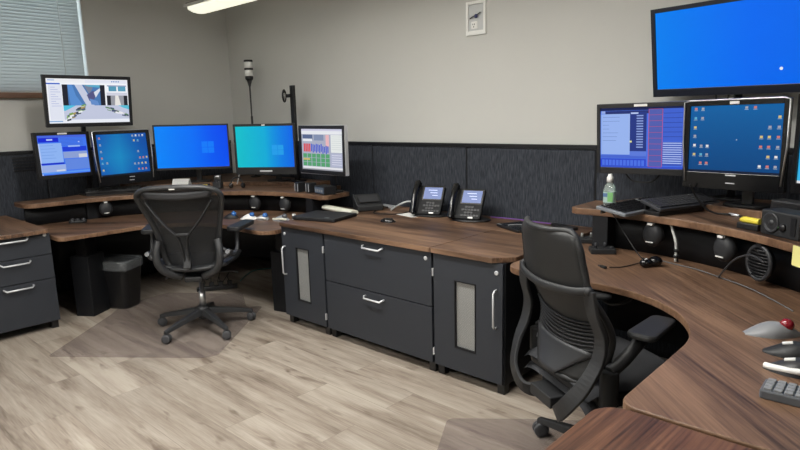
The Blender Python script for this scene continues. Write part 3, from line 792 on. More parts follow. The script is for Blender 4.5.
MB().box((-.03, -.02, .75), (.06, .03, .03)).build('clamp', PLAS, t, bevel=.003)

# ------------------------------------------------------------------ chairs
def caster(parent, x, y, a, r=.028):
    M = Matrix.Translation((x, y, 0)) @ Matrix.Rotation(a, 4, 'Z')
    c = MB()
    for s in (-1, 1):
        Mw = M @ Matrix.Translation((0, s * .014, r)) @ Matrix.Rotation(PI / 2, 4, 'X')
        c.lathe([(.010, -.009), (r - .004, -.009), (r, -.005), (r, .005), (r - .004, .009), (.010, .009)], 20, Mw)
    o = c.build('caster', mat('caster_grey', (62, 63, 66), .45), parent)
    h = MB(); h.tube([M @ Vector((.0, 0, r + .006)), M @ Vector((0, 0, r + .045))], .008, 8)
    h.tube([M @ Vector((-.026, 0, r)), M @ Vector((-.016, 0, r + .022)), M @ Vector((.0, 0, r + .03)), M @ Vector((.02, 0, r + .02))], .006, 8)
    h.build('caster_fork', DARKG, o)
def star_base(parent, rot0, L, m, r=.03):
    for k in range(5):
        a = rot0 + 2 * PI * k / 5
        d = Vector((math.cos(a), math.sin(a), 0)); p = Vector((-math.sin(a), math.cos(a), 0))
        leg = MB(); n = 8; vs = []
        for i in range(n + 1):
            t_ = i / n; c = d * (.02 + (L - .02) * t_); w = .034 - .018 * t_; hz = .044 - .020 * t_; zt = .150 - .065 * t_ ** 1.2
            vs += [c - p * w + Vector((0, 0, zt - hz)), c + p * w + Vector((0, 0, zt - hz)), c + p * w * .7 + Vector((0, 0, zt)), c - p * w * .7 + Vector((0, 0, zt))]
        fs = [(3, 2, 1, 0), tuple(n * 4 + q for q in (0, 1, 2, 3))]
        for i in range(n):
            for q in range(4):
                r_ = (q + 1) % 4; fs.append((i * 4 + q, i * 4 + r_, i * 4 + 4 + r_, i * 4 + 4 + q))
        leg.add(vs, fs)
        leg.build('base_leg', m, parent, bevel=.005)
        caster(parent, d.x * (L - .012), d.y * (L - .012), a + 1.1 + k, r)
    MB().lathe([(.03, .07), (.045, .09), (.045, .15), (.034, .165)], 24).build('base_hub', m, parent)

# mesh back task chair
t = thing('task_chair', 'mesh back task chair with pear shaped frame on the clear floor mat', 'chair', (1.835, -1.475, .004), R(136 - 90))
rz0 = R(136 - 90)
star_base(t, R(-4) - rz0, .342, GRAPH)
MB().lathe([(.022, .16), (.022, .27), (.014, .27), (.014, .38)], 20).build('gas_cylinder', ALU, t)
b = MB(); b.box((0, .0, .40), (.16, .22, .055)); b.box((0, -.13, .40), (.12, .1, .04)); b.build('tilt_mechanism', PLAS2, t, bevel=.012)
b = MB(); b.tube([(.06, .06, .39), (.2, .08, .385), (.24, .09, .37)], .006, 8); b.tube([(-.06, .02, .39), (-.2, .02, .38), (-.25, .02, .36)], .006, 8); b.build('control_lever', PLAS, t)
# back surface as function
def aer_y(z): 
    t_ = (z - .50) / .53
    return -.20 - .19 * t_ + .055 * math.sin(PI * min(1, max(0, t_)) * 1.0)
def aer_w(z):
    t_ = (z - .50) / .53
    pts = [(0, .15), (.12, .175), (.3, .19), (.5, .208), (.7, .235), (.85, .256), (.95, .252), (1.0, .218)]
    for (a, wa), (c, wc) in zip(pts, pts[1:]):
        if t_ <= c: return wa + (wc - wa) * (t_ - a) / (c - a)
    return pts[-1][1]
def AP(s, z, k=0): return Vector((s * aer_w(z), aer_y(z) + .045 * s * s + k, z))
zs = [.50 + .53 * q for q in (0, .12, .3, .5, .7, .85, .95)]
loop = [Vector((-.12, -.2 + .01, .485)), Vector((0, -.21, .48)), Vector((.12, -.19, .485))] + [AP(1, z) for z in zs[0:]] + [Vector((.19, -.36, 1.036)), Vector((.1, -.375, 1.045)), Vector((0, -.38, 1.047)), Vector((-.1, -.375, 1.045)), Vector((-.19, -.36, 1.036))] + [AP(-1, z) for z in zs[::-1]]
bf = MB().tube(loop, .019, 10, closed=True, flat=(.017, .024)).build('back_frame', GRAPH, t)
def aersurf(u, v):
    z = .49 + .552 * v; s = 2 * u - 1
    p = AP(s * .97, min(z, 1.03), .0); p.z = z - .018 * s * s * v
    return p
MB().surf(aersurf, 16, 20).build('back_mesh', MESHF, t)
MB().surf(lambda u, v: Vector(((2 * u - 1) * (.20 + .03 * v - .0), aer_y(1.0) - .012 - .004 * v + .045 * ((2 * u - 1) * .8) ** 2, .968 + .045 * v + .012 * (2 * u - 1) ** 2)), 12, 3).build('top_web', DARKG, t, solid=.008)
q = MB().box((-.015, -.400, 1.038), (.035, .006, .008), (R(20), 0, 0)).build('name_plate', WHITE, t); q['label'] = 'tiny white plate'
# Y shaped spine
sp = MB()
for s in (-1, 1):
    sp.tube([(s * .205, -.335, .955), (s * .15, -.335, .87), (s * .09, -.33, .79), (s * .035, -.315, .725), (s * .02, -.29, .66), (s * .014, -.25, .50)], .011, 8, flat=(.007, .017))
sp.build('spine_frame', PLAS2, t)
MB().box((0, -.265, .565), (.05, .014, .13), (R(-14), 0, 0)).build('spine_stem', GRAPH, t, bevel=.006)
MB().tube([(-.045, -.325, .735), (0, -.335, .738), (.045, -.325, .735)], .01, 8, flat=(.012, .005)).build('lumbar_pad', PLAS2, t)
yk = MB()
for s in (-1, 1):
    yk.tube([(s * .19, -.21, .68), (s * .205, -.235, .60), (s * .195, -.235, .52), (s * .15, -.21, .46), (s * .07, -.17, .42)], .02, 8, flat=(.019, .026))
yk.build('support_yoke', GRAPH, t)
# seat
def seat_fn(u, v):
    s = 2 * u - 1; y = -.19 + .44 * v
    w = .20 + .05 * math.sin(PI * min(1, v * .75 + .1))
    return Vector((s * w, y, .485 + .018 * s * s - .035 * max(0, v - .75) * 4 * max(0, v - .75)))
MB().surf(seat_fn, 12, 12).build('seat', MESHF, t, solid=.012)
sl_ = [seat_fn(1, v / 8) for v in range(9)] + [seat_fn(u, 1) for u in (.8, .5, .2)] + [seat_fn(0, v / 8) for v in range(8, -1, -1)] + [seat_fn(u, 0) for u in (.2, .5, .8)]
MB().tube(sl_, .015, 8, closed=True).build('seat_frame', GRAPH, t)
for s in (-1, 1):
    a = MB()
    a.tube([(s * .20, -.20, .62), (s * .24, -.21, .60), (s * .275, -.16, .56), (s * .285, -.08, .585), (s * .285, -.05, .67), (s * .285, -.05, .715)], .014, 8)
    a.tube([(s * .19, -.22, .56), (s * .24, -.22, .57), (s * .27, -.2, .60)], .018, 8)
    ao = a.build('armrest', DARKG, t)
    MB().prism(rpoly([(-.052, -.16), (.052, -.16), (.047, .15), (-.047, .15)], .038), .712, .744, M=Matrix.Translation((s * .305, .02, 0)) @ Matrix.Rotation(R(-10 * s), 4, 'Z')).build('arm_pad', PLAS2, ao, bevel=.008)
    MB().lathe([(.014, -.012), (.014, .012)], 12, Matrix.Translation((s * .26, -.24, .60)) @ Matrix.Rotation(PI / 2, 4, 'X')).build('arm_knob', GREYP, ao)

# slatted back chair
CX, CY = 4.70, -1.33
t = thing('task_chair', 'black task chair with slatted lower back pushed in at the curved desk', 'chair', (CX, CY, .004), R(-30))
star_base(t, R(164) + R(30), .34, PLAS2, r=.034)
MB().lathe([(.025, .16), (.025, .28), (.015, .28), (.015, .40)], 20).build('gas_cylinder', PLAS, t)
b = MB(); b.box((0, -.02, .415), (.2, .26, .06)); b.build('tilt_mechanism', PLAS, t, bevel=.015)
def seat2(u, v):
    s = 2 * u - 1; y = -.22 + .46 * v
    w = .245 - .02 * (2 * v - 1) ** 4
    return Vector((s * w, y, .500 - .03 * s ** 6 - .03 * (2 * v - 1) ** 8))
SEATF = mat('black_seat_fabric', (38, 39, 42), .85, bump=.4, nscale=400, noise=.15)
b = MB().surf(seat2, 14, 14); b.surf(lambda u, v: seat2(1 - u, v) * 1 - Vector((0, 0, .055 - .02 * 0)), 14, 14)
b.build('seat', SEATF, t)
MB().prism(rpoly(rect(.46, .44, 0, .01), .06), .43, .462).build('seat_pan', PLAS, t, bevel=.01)
SMB = mat('smooth_back_shell', (25, 26, 27), .55)
def b2y(z):
    t_ = (z - .48) / .56
    return -.235 + .06 * math.sin(PI * min(1, t_ * 1.6)) * (1 if t_ < .625 else 0) - .10 * max(0, t_ - .35)
def b2w(z):
    t_ = (z - .48) / .56
    pts = [(0, .15), (.06, .185), (.18, .225), (.36, .232), (.6, .214), (.85, .196), (.94, .188), (.985, .172), (1, .15)]
    for (a, wa), (c, wc) in zip(pts, pts[1:]):
        if t_ <= c: return wa + (wc - wa) * (t_ - a) / (c - a)
    return pts[-1][1]
def B2(s, z, k=0): return Vector((s * b2w(z), b2y(z) + .05 * s * s + k, z))
MB().surf(lambda u, v: B2(2 * u - 1, .48 + .56 * v), 16, 34).build('backrest', SMB, t, solid=.022, bevel=0)
lp = [B2(-1, .48 + .56 * v / 12, -.004) for v in range(13)] + [B2(s, 1.04, -.004) for s in (-.5, 0, .5)] + [B2(1, .48 + .56 * v / 12, -.004) for v in range(12, -1, -1)] + [B2(s, .48, -.004) for s in (.5, 0, -.5)]
MB().tube(lp, .012, 8, closed=True).build('backrest_rim', PLAS2, t)
for k in range(9):
    z = .572 + k * .0145
    MB().tube([B2(s, z + .035 * s * s, -.018) for s in (-.86, -.55, -.2, .2, .55, .86)], .005, 6, flat=(.0042, .007)).build('lumbar_slat', PLAS, t)
MB().surf(lambda u, v: B2((2 * u - 1) * (.86 - .5 * (1 - v)), .485 + .115 * v, -.022), 10, 8).build('lower_shell', DARKG, t, solid=.008)
fb = MB()
fb.tube([(-.222, -.225, .845), (-.16, -.262, .835), (0, -.285, .828), (.16, -.262, .835), (.222, -.225, .845)], .016, 8, flat=(.017, .010), up=(0, 0, 1))
for s in (-1, 1):
    fb.tube([(s * .222, -.225, .845), (s * .238, -.215, .76), (s * .248, -.19, .68), (s * .250, -.20, .60), (s * .238, -.245, .51), (s * .19, -.285, .42), (s * .115, -.27, .355), (s * .04, -.16, .36)], .02, 4, flat=(.011, .043), up=(0, 1, .15), sharp=True)
fb.box((0, -.19, .375), (.15, .17, .045)); fb.build('back_frame', PLAS2, t, bevel=.004)
q = MB()
for (a_, b_) in [((-.215, -.15, .70), (-.225, -.13, .655)), ((-.22, -.14, .63), (-.228, -.13, .60)), ((-.222, -.15, .56), (-.215, -.16, .52))]: q.tube([a_, b_], .007, 6)
q.build('tilt_spring', SILV, t)['label'] = 'bright metal spring bits'
for s in (-1, 1):
    MB().ball((s * .222, -.225, .845), .017).build('frame_joint', PLAS2, t)
for s, h in ((1, 0), (-1, 0)):
    a = MB()
    a.box((s * .20, -.14, .437), (.10, .07, .045))
    a.tube([(s * .24, -.145, .425), (s * .243, -.145, .49), (s * .243, -.145, .555)], .03, 8, flat=(.037, .027))
    a.tube([(s * .243, -.145, .55), (s * .235, -.08, .585), (s * .222, -.01, .636), (s * .214, .03, .672)], .022, 8, flat=(.026, .024))
    ao = a.build('armrest', PLAS2, t, bevel=.004)
    MB().prism(rpoly([(-.052, -.125), (.052, -.125), (.046, .125), (-.046, .125)], .03), .668, .692, M=Matrix.Translation((s * .222, .045, 0)) @ Matrix.Rotation(R(30 * s), 4, 'Z')).build('arm_pad', PLAS2, ao, bevel=.009)

# ------------------------------------------------------------------ floor things
def clear_mat():
    m, nt, b = newmat('clear_vinyl')
    b.inputs['Base Color'].default_value = lin((142, 135, 135)); b.inputs['Roughness'].default_value = .35
    t_ = node(nt, 'ShaderNodeBsdfTransparent'); t_.inputs[0].default_value = (.96, .945, .94, 1)
    mx = node(nt, 'ShaderNodeMixShader'); mx.inputs[0].default_value = .85
    nt.links.new(b.outputs[0], mx.inputs[1]); nt.links.new(t_.outputs[0], mx.inputs[2]); nt.links.new(mx.outputs[0], nt.nodes['Material Output'].inputs['Surface'])
    return m
CM = clear_mat()
o = MB().prism(rpoly([(1.53, -2.40), (2.33, -1.77), (2.36, -1.68), (1.74, -.92), (1.66, -1.02), (1.30, -.82), (1.18, -.93), (.77, -1.22), (.80, -1.62), (1.0, -1.80)], .03), .0008, .004).build('chair_mat', CM)
tag(o, 'clear grey vinyl mat beneath the mesh back chair', 'chair mat')
o = MB().prism(rpoly([(3.965, -1.39), (4.27, -1.14), (4.65, -.86), (5.02, -.90), (5.02, -2.05), (4.55, -2.2), (4.25, -1.9)], .04), .0008, .004).build('chair_mat', CM)
tag(o, 'clear grey vinyl mat beneath the slatted back chair', 'chair mat')

t = thing('waste_bin', 'black waste bin with clear liner folded over its rim', 'bin', (.80, -1.63, 0), R(30)); t.scale = (.93, .93, .98)
b = MB(); prof = [(0, .85), (.38, 1.0)]
def rring(w, d, z, r=.05): return [Vector((x, y, z)) for x, y in rpoly(rect(w, d), r, 5)]
def loft(rings, mi=0, capb=True):
    m = MB(); n = len(rings[0]); vs = [v for r_ in rings for v in r_]; fs = []
    for i in range(len(rings) - 1):
        for k in range(n): l = (k + 1) % n; fs.append((i * n + k, i * n + l, i * n + n + l, i * n + n + k))
    m.add(vs, fs, mi, True)
    if capb: m.f.append(list(range(n))[::-1]); m.m.append(mi); m.sm.append(False)
    return m
loft([rring(.27, .19, 0), rring(.28, .2, .02), rring(.34, .26, .375), rring(.352, .272, .385), rring(.345, .265, .39), rring(.33, .25, .37), rring(.27, .19, .02)]).build('bin_body', PLAS, t)
lm, lnt, lb_ = newmat('clear_liner'); lb_.inputs['Base Color'].default_value = lin((170, 175, 178)); lb_.inputs['Roughness'].default_value = .25
tt = node(lnt, 'ShaderNodeBsdfTransparent'); mm_ = node(lnt, 'ShaderNodeMixShader'); mm_.inputs[0].default_value = .78
lnt.links.new(lb_.outputs[0], mm_.inputs[1]); lnt.links.new(tt.outputs[0], mm_.inputs[2]); lnt.links.new(mm_.outputs[0], lnt.nodes['Material Output'].inputs['Surface'])
rnd = random.Random(4)
def jit(r_, a): return [v + Vector((rnd.uniform(-a, a), rnd.uniform(-a, a), rnd.uniform(-a, a) * 1.6)) for v in r_]
q = loft([jit(rring(.355, .275, .325), .004), jit(rring(.36, .28, .355), .003), rring(.358, .278, .395), rring(.34, .26, .402), jit(rring(.315, .235, .34), .006), jit(rring(.26, .18, .16), .01)], capb=False).build('liner', lm, t)
q['label'] = 'clear plastic liner'

t = thing('power_strip', 'black power strip with plugs on the floor behind the mesh back chair', 'power strip', (1.03, -.9, .0), R(60))
MB().box((0, 0, .0225), (.34, .055, .035)).build('strip_body', PLAS, t, bevel=.005)
for k in range(4):
    pb = MB().box((-.12 + k * .075, 0, .057), (.04, .04, .036)).build('plug', RUB, t, bevel=.006)
    MB().tube([(-.12 + k * .075, .0, .07), (-.12 + k * .07, .02, .11), (-.13 + k * .08, .12, .12), (-.1 + k * .05, .22, .01)], .004, 6).build('plug_cord', RUB, pb)
def cable(label, pts, r, m, name='cable', cat='cable'):
    o = MB().tube(pts, r, 6).build(name, m); return tag(o, label, cat)
cable('thin teal cable lying on the floor far under the window side desk', [(.95, -.62, .004), (.8, -.45, .004), (.72, -.3, .004), (.8, -.1, .004)], .004, CYAN)
cable('black cable drooping beneath the window side desk behind the chair', [(1.55, -.5, .64), (1.5, -.6, .45), (1.62, -.66, .36), (1.78, -.62, .42), (1.85, -.5, .62)], .006, RUB)
cable('coiled black cable hanging under the curved desk by the slatted chair', [(4.42, -.80, .69), (4.46, -.86, .61), (4.55, -.92, .58), (4.64, -.92, .62), (4.65, -.84, .69)], .008, RUB)

# ------------------------------------------------------------------ desk phones
PHB = mat('phone_plastic', (20, 21, 23), .6, spec=.25)
def phone(label, x, y, rz, z=.74, sc=1.0):
    t = thing('desk_phone', label, 'phone', (x, y, z), rz); t.scale = (1.12, 1.12, 1.12)
    MB().lathe([(.105, 0), (.108, .006), (.09, .014)], 28, Matrix.Translation((.03, -.005, 0)) @ Matrix.Diagonal((1.15, .8, 1, 1))).build('foot', PLAS, t)
    tl = R(32)   # body leans back
    M = Matrix.Translation((0, -.06, .012)) @ Matrix.Rotation(R(90) - tl, 4, 'X')
    # body slab local: x width, y up the slope, z thickness
    MB().prism(rpoly([(-.10, 0), (.105, 0), (.11, .20), (-.095, .20)], .012), -.012, .012, M=M).build('body', PHB, t, bevel=.004)
    MB().box((0, .045, .07), (.1, .02, .15), (R(-20), 0, 0)).build('rear_strut', PLAS, t, bevel=.004)
    dp = MB().prism(rpoly(rect(.138, .094, .034, .143), .004), .012, .0145, M=M).build('display_frame', GLOSS, t)
    sm = emit('phone_display', (84, 98, 140), .8)
    q = MB().box((.034, .144, .0152), (.122, .080, .001), M=M).build('display', sm, dp)
    q2 = MB(); 
    for k in range(3): q2.box((.03 + .01 * k, .165 - k * .018, .016), (.06 - .012 * k, .003, .0006), M=M)
    q2.build('display_text', emit('phone_text', (190, 200, 225), .8), dp)
    for j in range(4):
        for i in range(6):
            if i in (1, 2, 3) or j in (0, 2): MB().box((-.012 + i * .0195, .022 + j * .0185, .0135), (.014, .011, .004), M=M).build('key', DARKG, t)
    q = MB().box((.045, .008, .013), (.03, .010, .003), M=M).build('speaker_button', WHITE, t); q['label'] = 'pale rounded button'
    h = MB()
    h.tube([M @ Vector(p) for p in [(-.075, .0, .028), (-.075, .03, .038), (-.075, .10, .05), (-.075, .165, .044), (-.075, .205, .03)]], [.025, .020, .016, .020, .026], 10)
    ho = h.build('handset', GLOSS, t)
    MB().box((-.075, .1, .016), (.036, .17, .012), M=M).build('cradle', PLAS2, t, bevel=.004)
    MB().ball(M @ Vector((-.075, .208, .032)), .018, (1, 1, 1)).build('earpiece', GLOSS, ho)
    return t
phone('desk phone farther from the slatted back chair, with white paper at its foot', 2.87, -.215, R(18))
phone('desk phone nearer the slatted back chair, on a round black foot', 3.22, -.22, R(16))
tag(MB().tube([(2.83, -.33, .745), (2.90, -.30, .747), (2.97, -.30, .747), (3.02, -.24, .747), (2.98, -.20, .747), (2.9, -.25, .747)], .005, 6).build('coiled_cord', RUB), 'loose black coiled cord beside the paper and first phone', 'cord')
o = MB().prism([(2.64, -.33), (2.66, -.22), (2.87, -.275), (2.85, -.37)], .7402, .7412).build('paper_sheet', PAPER); tag(o, 'small white paper sheet lying by the first desk phone', 'paper')

def mouse(label, x, y, z, rz, m=GLOSS):
    t = thing('computer_mouse', label, 'mouse', (x, y, z), rz)
    def f(u, v):
        a = PI * u; yy = -.055 + .11 * v; e = math.sin(PI * min(1, max(0, v * .96 + .02))) ** .5
        return Vector((math.cos(a) * .031 * e, yy, max(0, math.sin(a)) ** .8 * (.034 - .012 * v) * e))
    b = MB().surf(f, 12, 14)
    b.build('shell', m, t)
    MB().lathe([(.009, -.003), (.009, .003)], 12, Matrix.Translation((0, .028, .021)) @ Matrix.Rotation(PI / 2, 4, 'Y')).build('scroll_wheel', DARKG, t)
    return t
mouse('plain black computer mouse alone on the cabinet worktop', 2.835, -.60, .74, R(-70))
cable('black cable looping over the cabinet worktop behind the laptop', [(2.42, -.30, .745), (2.5, -.40, .744), (2.64, -.36, .744), (2.68, -.22, .744), (2.6, -.08, .744)], .004, RUB)
cable('thick white cable arching toward the first desk phone', [(2.50, -.22, .746), (2.46, -.08, .765), (2.52, -.03, .79), (2.66, -.03, .775), (2.78, -.1, .755)], .007, mat('white_cable', (190, 194, 196), .5))
cable('purple cable along the foot of the wide fabric panel', [(3.3, -.05, .743), (3.5, -.03, .743), (3.65, -.05, .744), (3.8, -.07, .745), (3.88, -.15, .743)], .0035, PURP)

# laptop closed, etc.
t = thing('laptop', 'closed black laptop on the cabinet worktop edge by the window desk', 'laptop', (2.34, -.745, .74), R(14))
MB().prism(rpoly(rect(.37, .30), .015), .004, .016).build('base', PLAS, t, bevel=.003)
MB().prism(rpoly(rect(.37, .30), .015), .0165, .026).build('lid', PLAS2, t, bevel=.003)
q = MB().box((.1, -.11, .0265), (.035, .014, .001), (0, 0, R(8))).build('lid_badge', GREYP, t); q['label'] = 'grey badge near the corner'
for sx in (-1, 1): MB().box((sx * .14, 0, .002), (.02, .24, .004)).build('rubber_foot', RUB, t)
t = thing('keyboard_wrist_rest', 'off white rounded bar lying behind the closed laptop', 'wrist rest', (2.24, -.515, .74), R(-22 + 14))
MB().tube([(-.2, 0, .022), (-.1, 0, .022), (.1, 0, .022), (.2, 0, .022)], .02, 12, flat=(.02, .035), up=(0, 0, 1)).build('bar', IVORY, t)
MB().box((0, .035, .012), (.36, .03, .024)).build('ledge', GREYP, t, bevel=.004)

t = thing('network_switch', 'small black box with silver blue face on stand beside the laptop', 'electronics box', (2.035, -.475, .865), R(-14))
MB().box((0, 0, .033), (.17, .10, .066)).build('housing', PLAS, t, bevel=.004)
MB().box((0, -.0515, .033), (.15, .004, .045)).build('face', mat('blue_grey_face', (84, 96, 112), .35), t)
for k in range(4): MB().box((-.055 + k * .036, -.054, .03), (.022, .003, .018)).build('button', GREYP, t, bevel=.001)
def mini_box(label, x, y, rz):
    t = thing('mini_speaker', label, 'speaker', (x, y, .865), rz)
    MB().box((0, 0, .04), (.06, .07, .08)).build('housing', PLAS, t, bevel=.005)
    for sx in (-1, 1): MB().box((sx * .024, -.0365, .04), (.008, .003, .062)).build('side_strip', SILV, t)
mini_box('small black cube speaker with silver strips, closer to the teal monitor', 1.755, -.50, R(-10))
mini_box('small black cube speaker with silver strips, next to the network box', 1.865, -.475, R(-14))
t = thing('angled_keypad', 'sloping black keypad console with curved top behind the laptop', 'keypad', (2.32, -.29, .74), R(-30)); t.scale = (.85, .85, .9)
b = MB(); b.prism([(-.10, 0), (.10, 0), (.10, .05), (-.06, .13), (-.10, .12)], -.12, .12, M=Matrix.Rotation(PI / 2, 4, 'X')); b.build('console_body', PLAS2, t, bevel=.012)
MB().tube([(-.06, -.12, .13), (0, -.13, .115), (.06, -.13, .09), (.105, -.12, .05)], .006, 8).build('top_edge', DARKG, t)
MB().box((.03, -.0, .1), (.1, .18, .006), (0, R(27), 0)).build('keypad_face', DARKG, t)
t = thing('slim_hub', 'thin silver edged hub lying at the foot of the fabric panel', 'hub', (2.36, -.12, .74), R(-10))
MB().box((0, 0, .01), (.14, .06, .018)).build('housing', SILV, t, bevel=.003)
MB().box((0, -.031, .01), (.12, .002, .01)).build('port_strip', BLK, t)

# black tablets at the end of the worktop
t = thing('tablet', 'black tablet lying on the short worktop behind the slatted chair', 'tablet', (3.68, -.29, .74), R(-28))
MB().prism(rpoly(rect(.27, .19), .015), .002, .018).build('body', PLAS, t, bevel=.004)
MB().box((0, 0, .0185), (.24, .16, .001)).build('glass', GLOSS, t)
for sx in (-1, 1): MB().box((sx * .11, -.07, .001), (.02, .02, .002)).build('rubber_foot', RUB, t)
q = MB().box((-.1, -.087, .0192), (.05, .012, .0008)).build('sticker', GREYP, t); q['label'] = 'grey sticker'
t = thing('slim_remote', 'flat black device near the panel at the worktop end', 'remote', (3.90, -.13, .74), R(-18))
MB().prism(rpoly(rect(.2, .05), .015), .0, .02).build('body', PLAS, t, bevel=.005)
MB().box((.05, 0, .0205), (.05, .03, .002)).build('button', DARKG, t)
cable('grey stylus cord resting across the black tablet', [(3.62, -.33, .762), (3.68, -.28, .763), (3.75, -.27, .763), (3.80, -.31, .762)], .003, GREYP)

# ------------------------------------------------------------------ keyboards
def keyboard(label, x, y, z, rz, L=.44, W=.15, m=PLAS, km=PLAS2, tilt=4, name='keyboard', rows=5, ncol=15, lift=0, kw=.84):
    t = thing(name, label, 'keyboard', (x, y, z), rz)
    M = Matrix.Rotation(R(tilt), 4, 'X')
    zoff = .006 + lift + W / 2 * math.sin(R(tilt))
    MB().prism(rpoly(rect(L, W), .008), 0, .016, M=Matrix.Translation((0, 0, zoff - .004)) @ M).build('case', m, t, bevel=.003)
    for sx in (-1, 1): MB().box((sx * L * .4, W * .42, zoff * .6), (.03, .01, zoff * 1.2)).build('foot', PLAS, t)
    if lift: MB().box((0, 0, lift / 2), (L * .96, W * .8, lift)).build('riser_block', PLAS, t, bevel=.003)
    dx = (L - .03) / ncol; dy = (W - .03) / rows
    proto = None
    for j in range(rows):
        for i in range(ncol):
            if j == 0 and i in (4, 5, 6, 7, 8):
                if i != 4: continue
            if i == int(ncol * .72) or (proto and False): continue
            w = dx * kw if not (j == 0 and i == 4) else dx * 4.84
            cx = -L / 2 + .015 + dx * (i + .5) + (dx * 2 if (j == 0 and i == 4) else 0)
            c = M @ Vector((cx, -W / 2 + .015 + dy * (j + .5), .019)) + Vector((0, 0, zoff - .004))
            if w < dx and proto:
                k = proto.copy(); COL.objects.link(k); k.location = c
            else:
                k = MB().box((0, 0, 0), (w, dy * kw, .007), (R(tilt), 0, 0)).build('key', km, t, loc=tuple(c))
                if w < dx: proto = k
    return t
keyboard('black keyboard on the raised shelf beneath the tilted icon monitor', .452, -1.455, .865, R(69), L=.43, W=.14, tilt=7, lift=.018)
SLV = mat('keyboard_grey', (120, 124, 128), .35, metal=.3)
keyboard('black keyboard with grey frame beside the sanitizer bottle', 4.485, -.485, .95, R(79), L=.46, W=.17, m=SLV, km=GLOSS, tilt=8, kw=.74)
keyboard('second black keyboard behind the grey framed one, under the call log monitor', 4.665, -.40, .95, R(68), L=.42, W=.13, tilt=16, km=DARKG, m=DARKG, lift=.02)

# ------------------------------------------------------------------ sanitizer bottle
t = thing('sanitizer_bottle', 'clear hand sanitizer bottle with green label and white cap on shelf', 'bottle', (4.29, -.375, .95)); t.scale = (1.12, 1.12, 1.0)
gm = mat('clear_bottle', (215, 232, 226), .08, trans=.75)
loft([rring(.052, .034, 0, .012), rring(.056, .038, .004, .014), rring(.056, .038, .085, .014), rring(.046, .032, .105, .014), rring(.026, .024, .118, .011), rring(.024, .024, .125, .0115)]).build('bottle_body', gm, t)
MB().prism(rpoly(rect(.0572, .0392), .0145), .014, .072).build('label_wrap', mat('clear_label', (158, 182, 175), .4), t)
MB().box((.012, -.0205, .045), (.026, .002, .05)).build('green_patch', GREEN, t)
MB().box((-.013, -.0205, .055), (.02, .002, .02)).build('blue_patch', mat('blue_patch', (80, 110, 150), .5), t)
MB().lathe([(.0155, .122), (.0155, .15), (.010, .158), (.010, .168)], 18).build('cap', WHITE, t)

# ------------------------------------------------------------------ oval pods under the shelves
def pod(label, p, yaw, fan=False, zshelf=.918):
    t = thing('desk_fan' if fan else 'oval_speaker', label, 'fan' if fan else 'speaker', p, yaw)
    Mx = Matrix.Rotation(PI / 2, 4, 'X')
    PODM = mat('pod_plastic', (34, 35, 38), .6)
    if not fan:
        MB().lathe([(.028, -.03), (.046, -.022), (.052, -.005), (.048, .012), (.034, .024), (.02, .027), (.001, .028)], 26, Matrix.Diagonal((1, 1, 1.18, 1)) @ Mx).build('shell', PODM, t)
        q = MB().box((0, -.029, -.034), (.038, .004, .005)).build('front_badge', LABEL, t); q['label'] = 'thin white badge'
    else:
        MB().tube([(.058 * math.cos(2 * PI * i / 20), 0, .068 * math.sin(2 * PI * i / 20)) for i in range(20)], .009, 8, closed=True).build('rim', DARKG, t)
        g = MB()
        for k in range(9):
            zq = -.052 + k * .013; hwid = .055 * math.sqrt(max(.02, 1 - (zq / .066) ** 2)); g.tube([(-hwid, -.004, zq), (0, -.012, zq), (hwid, -.004, zq)], .0028, 6)
        g.build('grille', PLAS, t)
        MB().lathe([(.052, -.03), (.056, 0)], 22, Matrix.Diagonal((1, 1, 1.16, 1)) @ Mx).build('rear_bowl', BLK, t)
    zt_ = zshelf - p[2]
    MB().box((0, .0, zt_ - .012 if not fan else zt_ / 2 + .035), (.03, .02, .024 if not fan else zt_ - .07)).build('hanger', PLAS, t)
    if fan: return t
    q = MB().box((0, -.026, zt_ - .010), (.026, .016, .010)).build('hanger_clip', LABEL, t); q['label'] = 'pale clip under shelf'
    return t
fc = lambda x, y: math.atan2(-1.95 - y, (4.29 if x > 3 else 1.95) - x) + PI / 2
for p, lb, fn in [((4.594, -.553, .850), 'black oval speaker hanging under the shelf near the sanitizer bottle', 0), ((4.948, -.681, .850), 'black oval speaker hanging under the shelf below the yellow tape', 0)]:
    pod(lb, p, fc(p[0], p[1]), fn, .915)
pod('round black grille fan hanging below the bookshelf speaker', (5.105, -.795, .832), fc(5.105, -.795), True, .915)
for p, lb in [((.569, -1.579, .766), 'black oval speaker hanging under the shelf beside the waste bin side'), ((1.333, -.66, .760), 'black oval speaker under the shelf behind the white trackball'), ((1.615, -.56, .758), 'black oval speaker under the shelf behind the grey trackball')]:
    pod(lb, p, fc(p[0], p[1]), False, .83)

# ------------------------------------------------------------------ trackballs and keypad
def trackball(label, x, y, z, rz, body, ballm, L=.16, accent=None, lab=False):
    t = thing('trackball_mouse', label, 'mouse', (x, y, z), rz)
    def f(u, v):
        a = PI * u; xx = -L / 2 + L * v
        w = .024 + .02 * math.sin(PI * min(1, v * .8 + .15)); e = math.sin(PI * min(1, max(0, .03 + v * .94))) ** .45
        hz = .012 + .030 * math.sin(PI * min(1, max(0, v * .85))) ** 1.2
        return Vector((xx, math.cos(a) * w * e, max(0, math.sin(a)) ** .75 * hz * e))
    MB().surf(f, 14, 18).build('shell', body, t)
    q = MB().ball((L * .24, -.006, .035), .021).build('ball', ballm, t); q['label'] = 'coloured ball'
    if accent: 
        MB().tube([(-L * .47, -.008, .009), (-L * .35, -.022, .012), (-L * .1, -.036, .016), (L * .2, -.04, .02), (L * .42, -.024, .012)], .01, 8, flat=(.009, .008)).build('side_panel', accent, t)
    if lab:
        MB().box((-L * .12, -.004, .0365), (.026, .018, .003), (0, R(-14), 0)).build('sticker', LABEL, t)
    return t
WT = .735
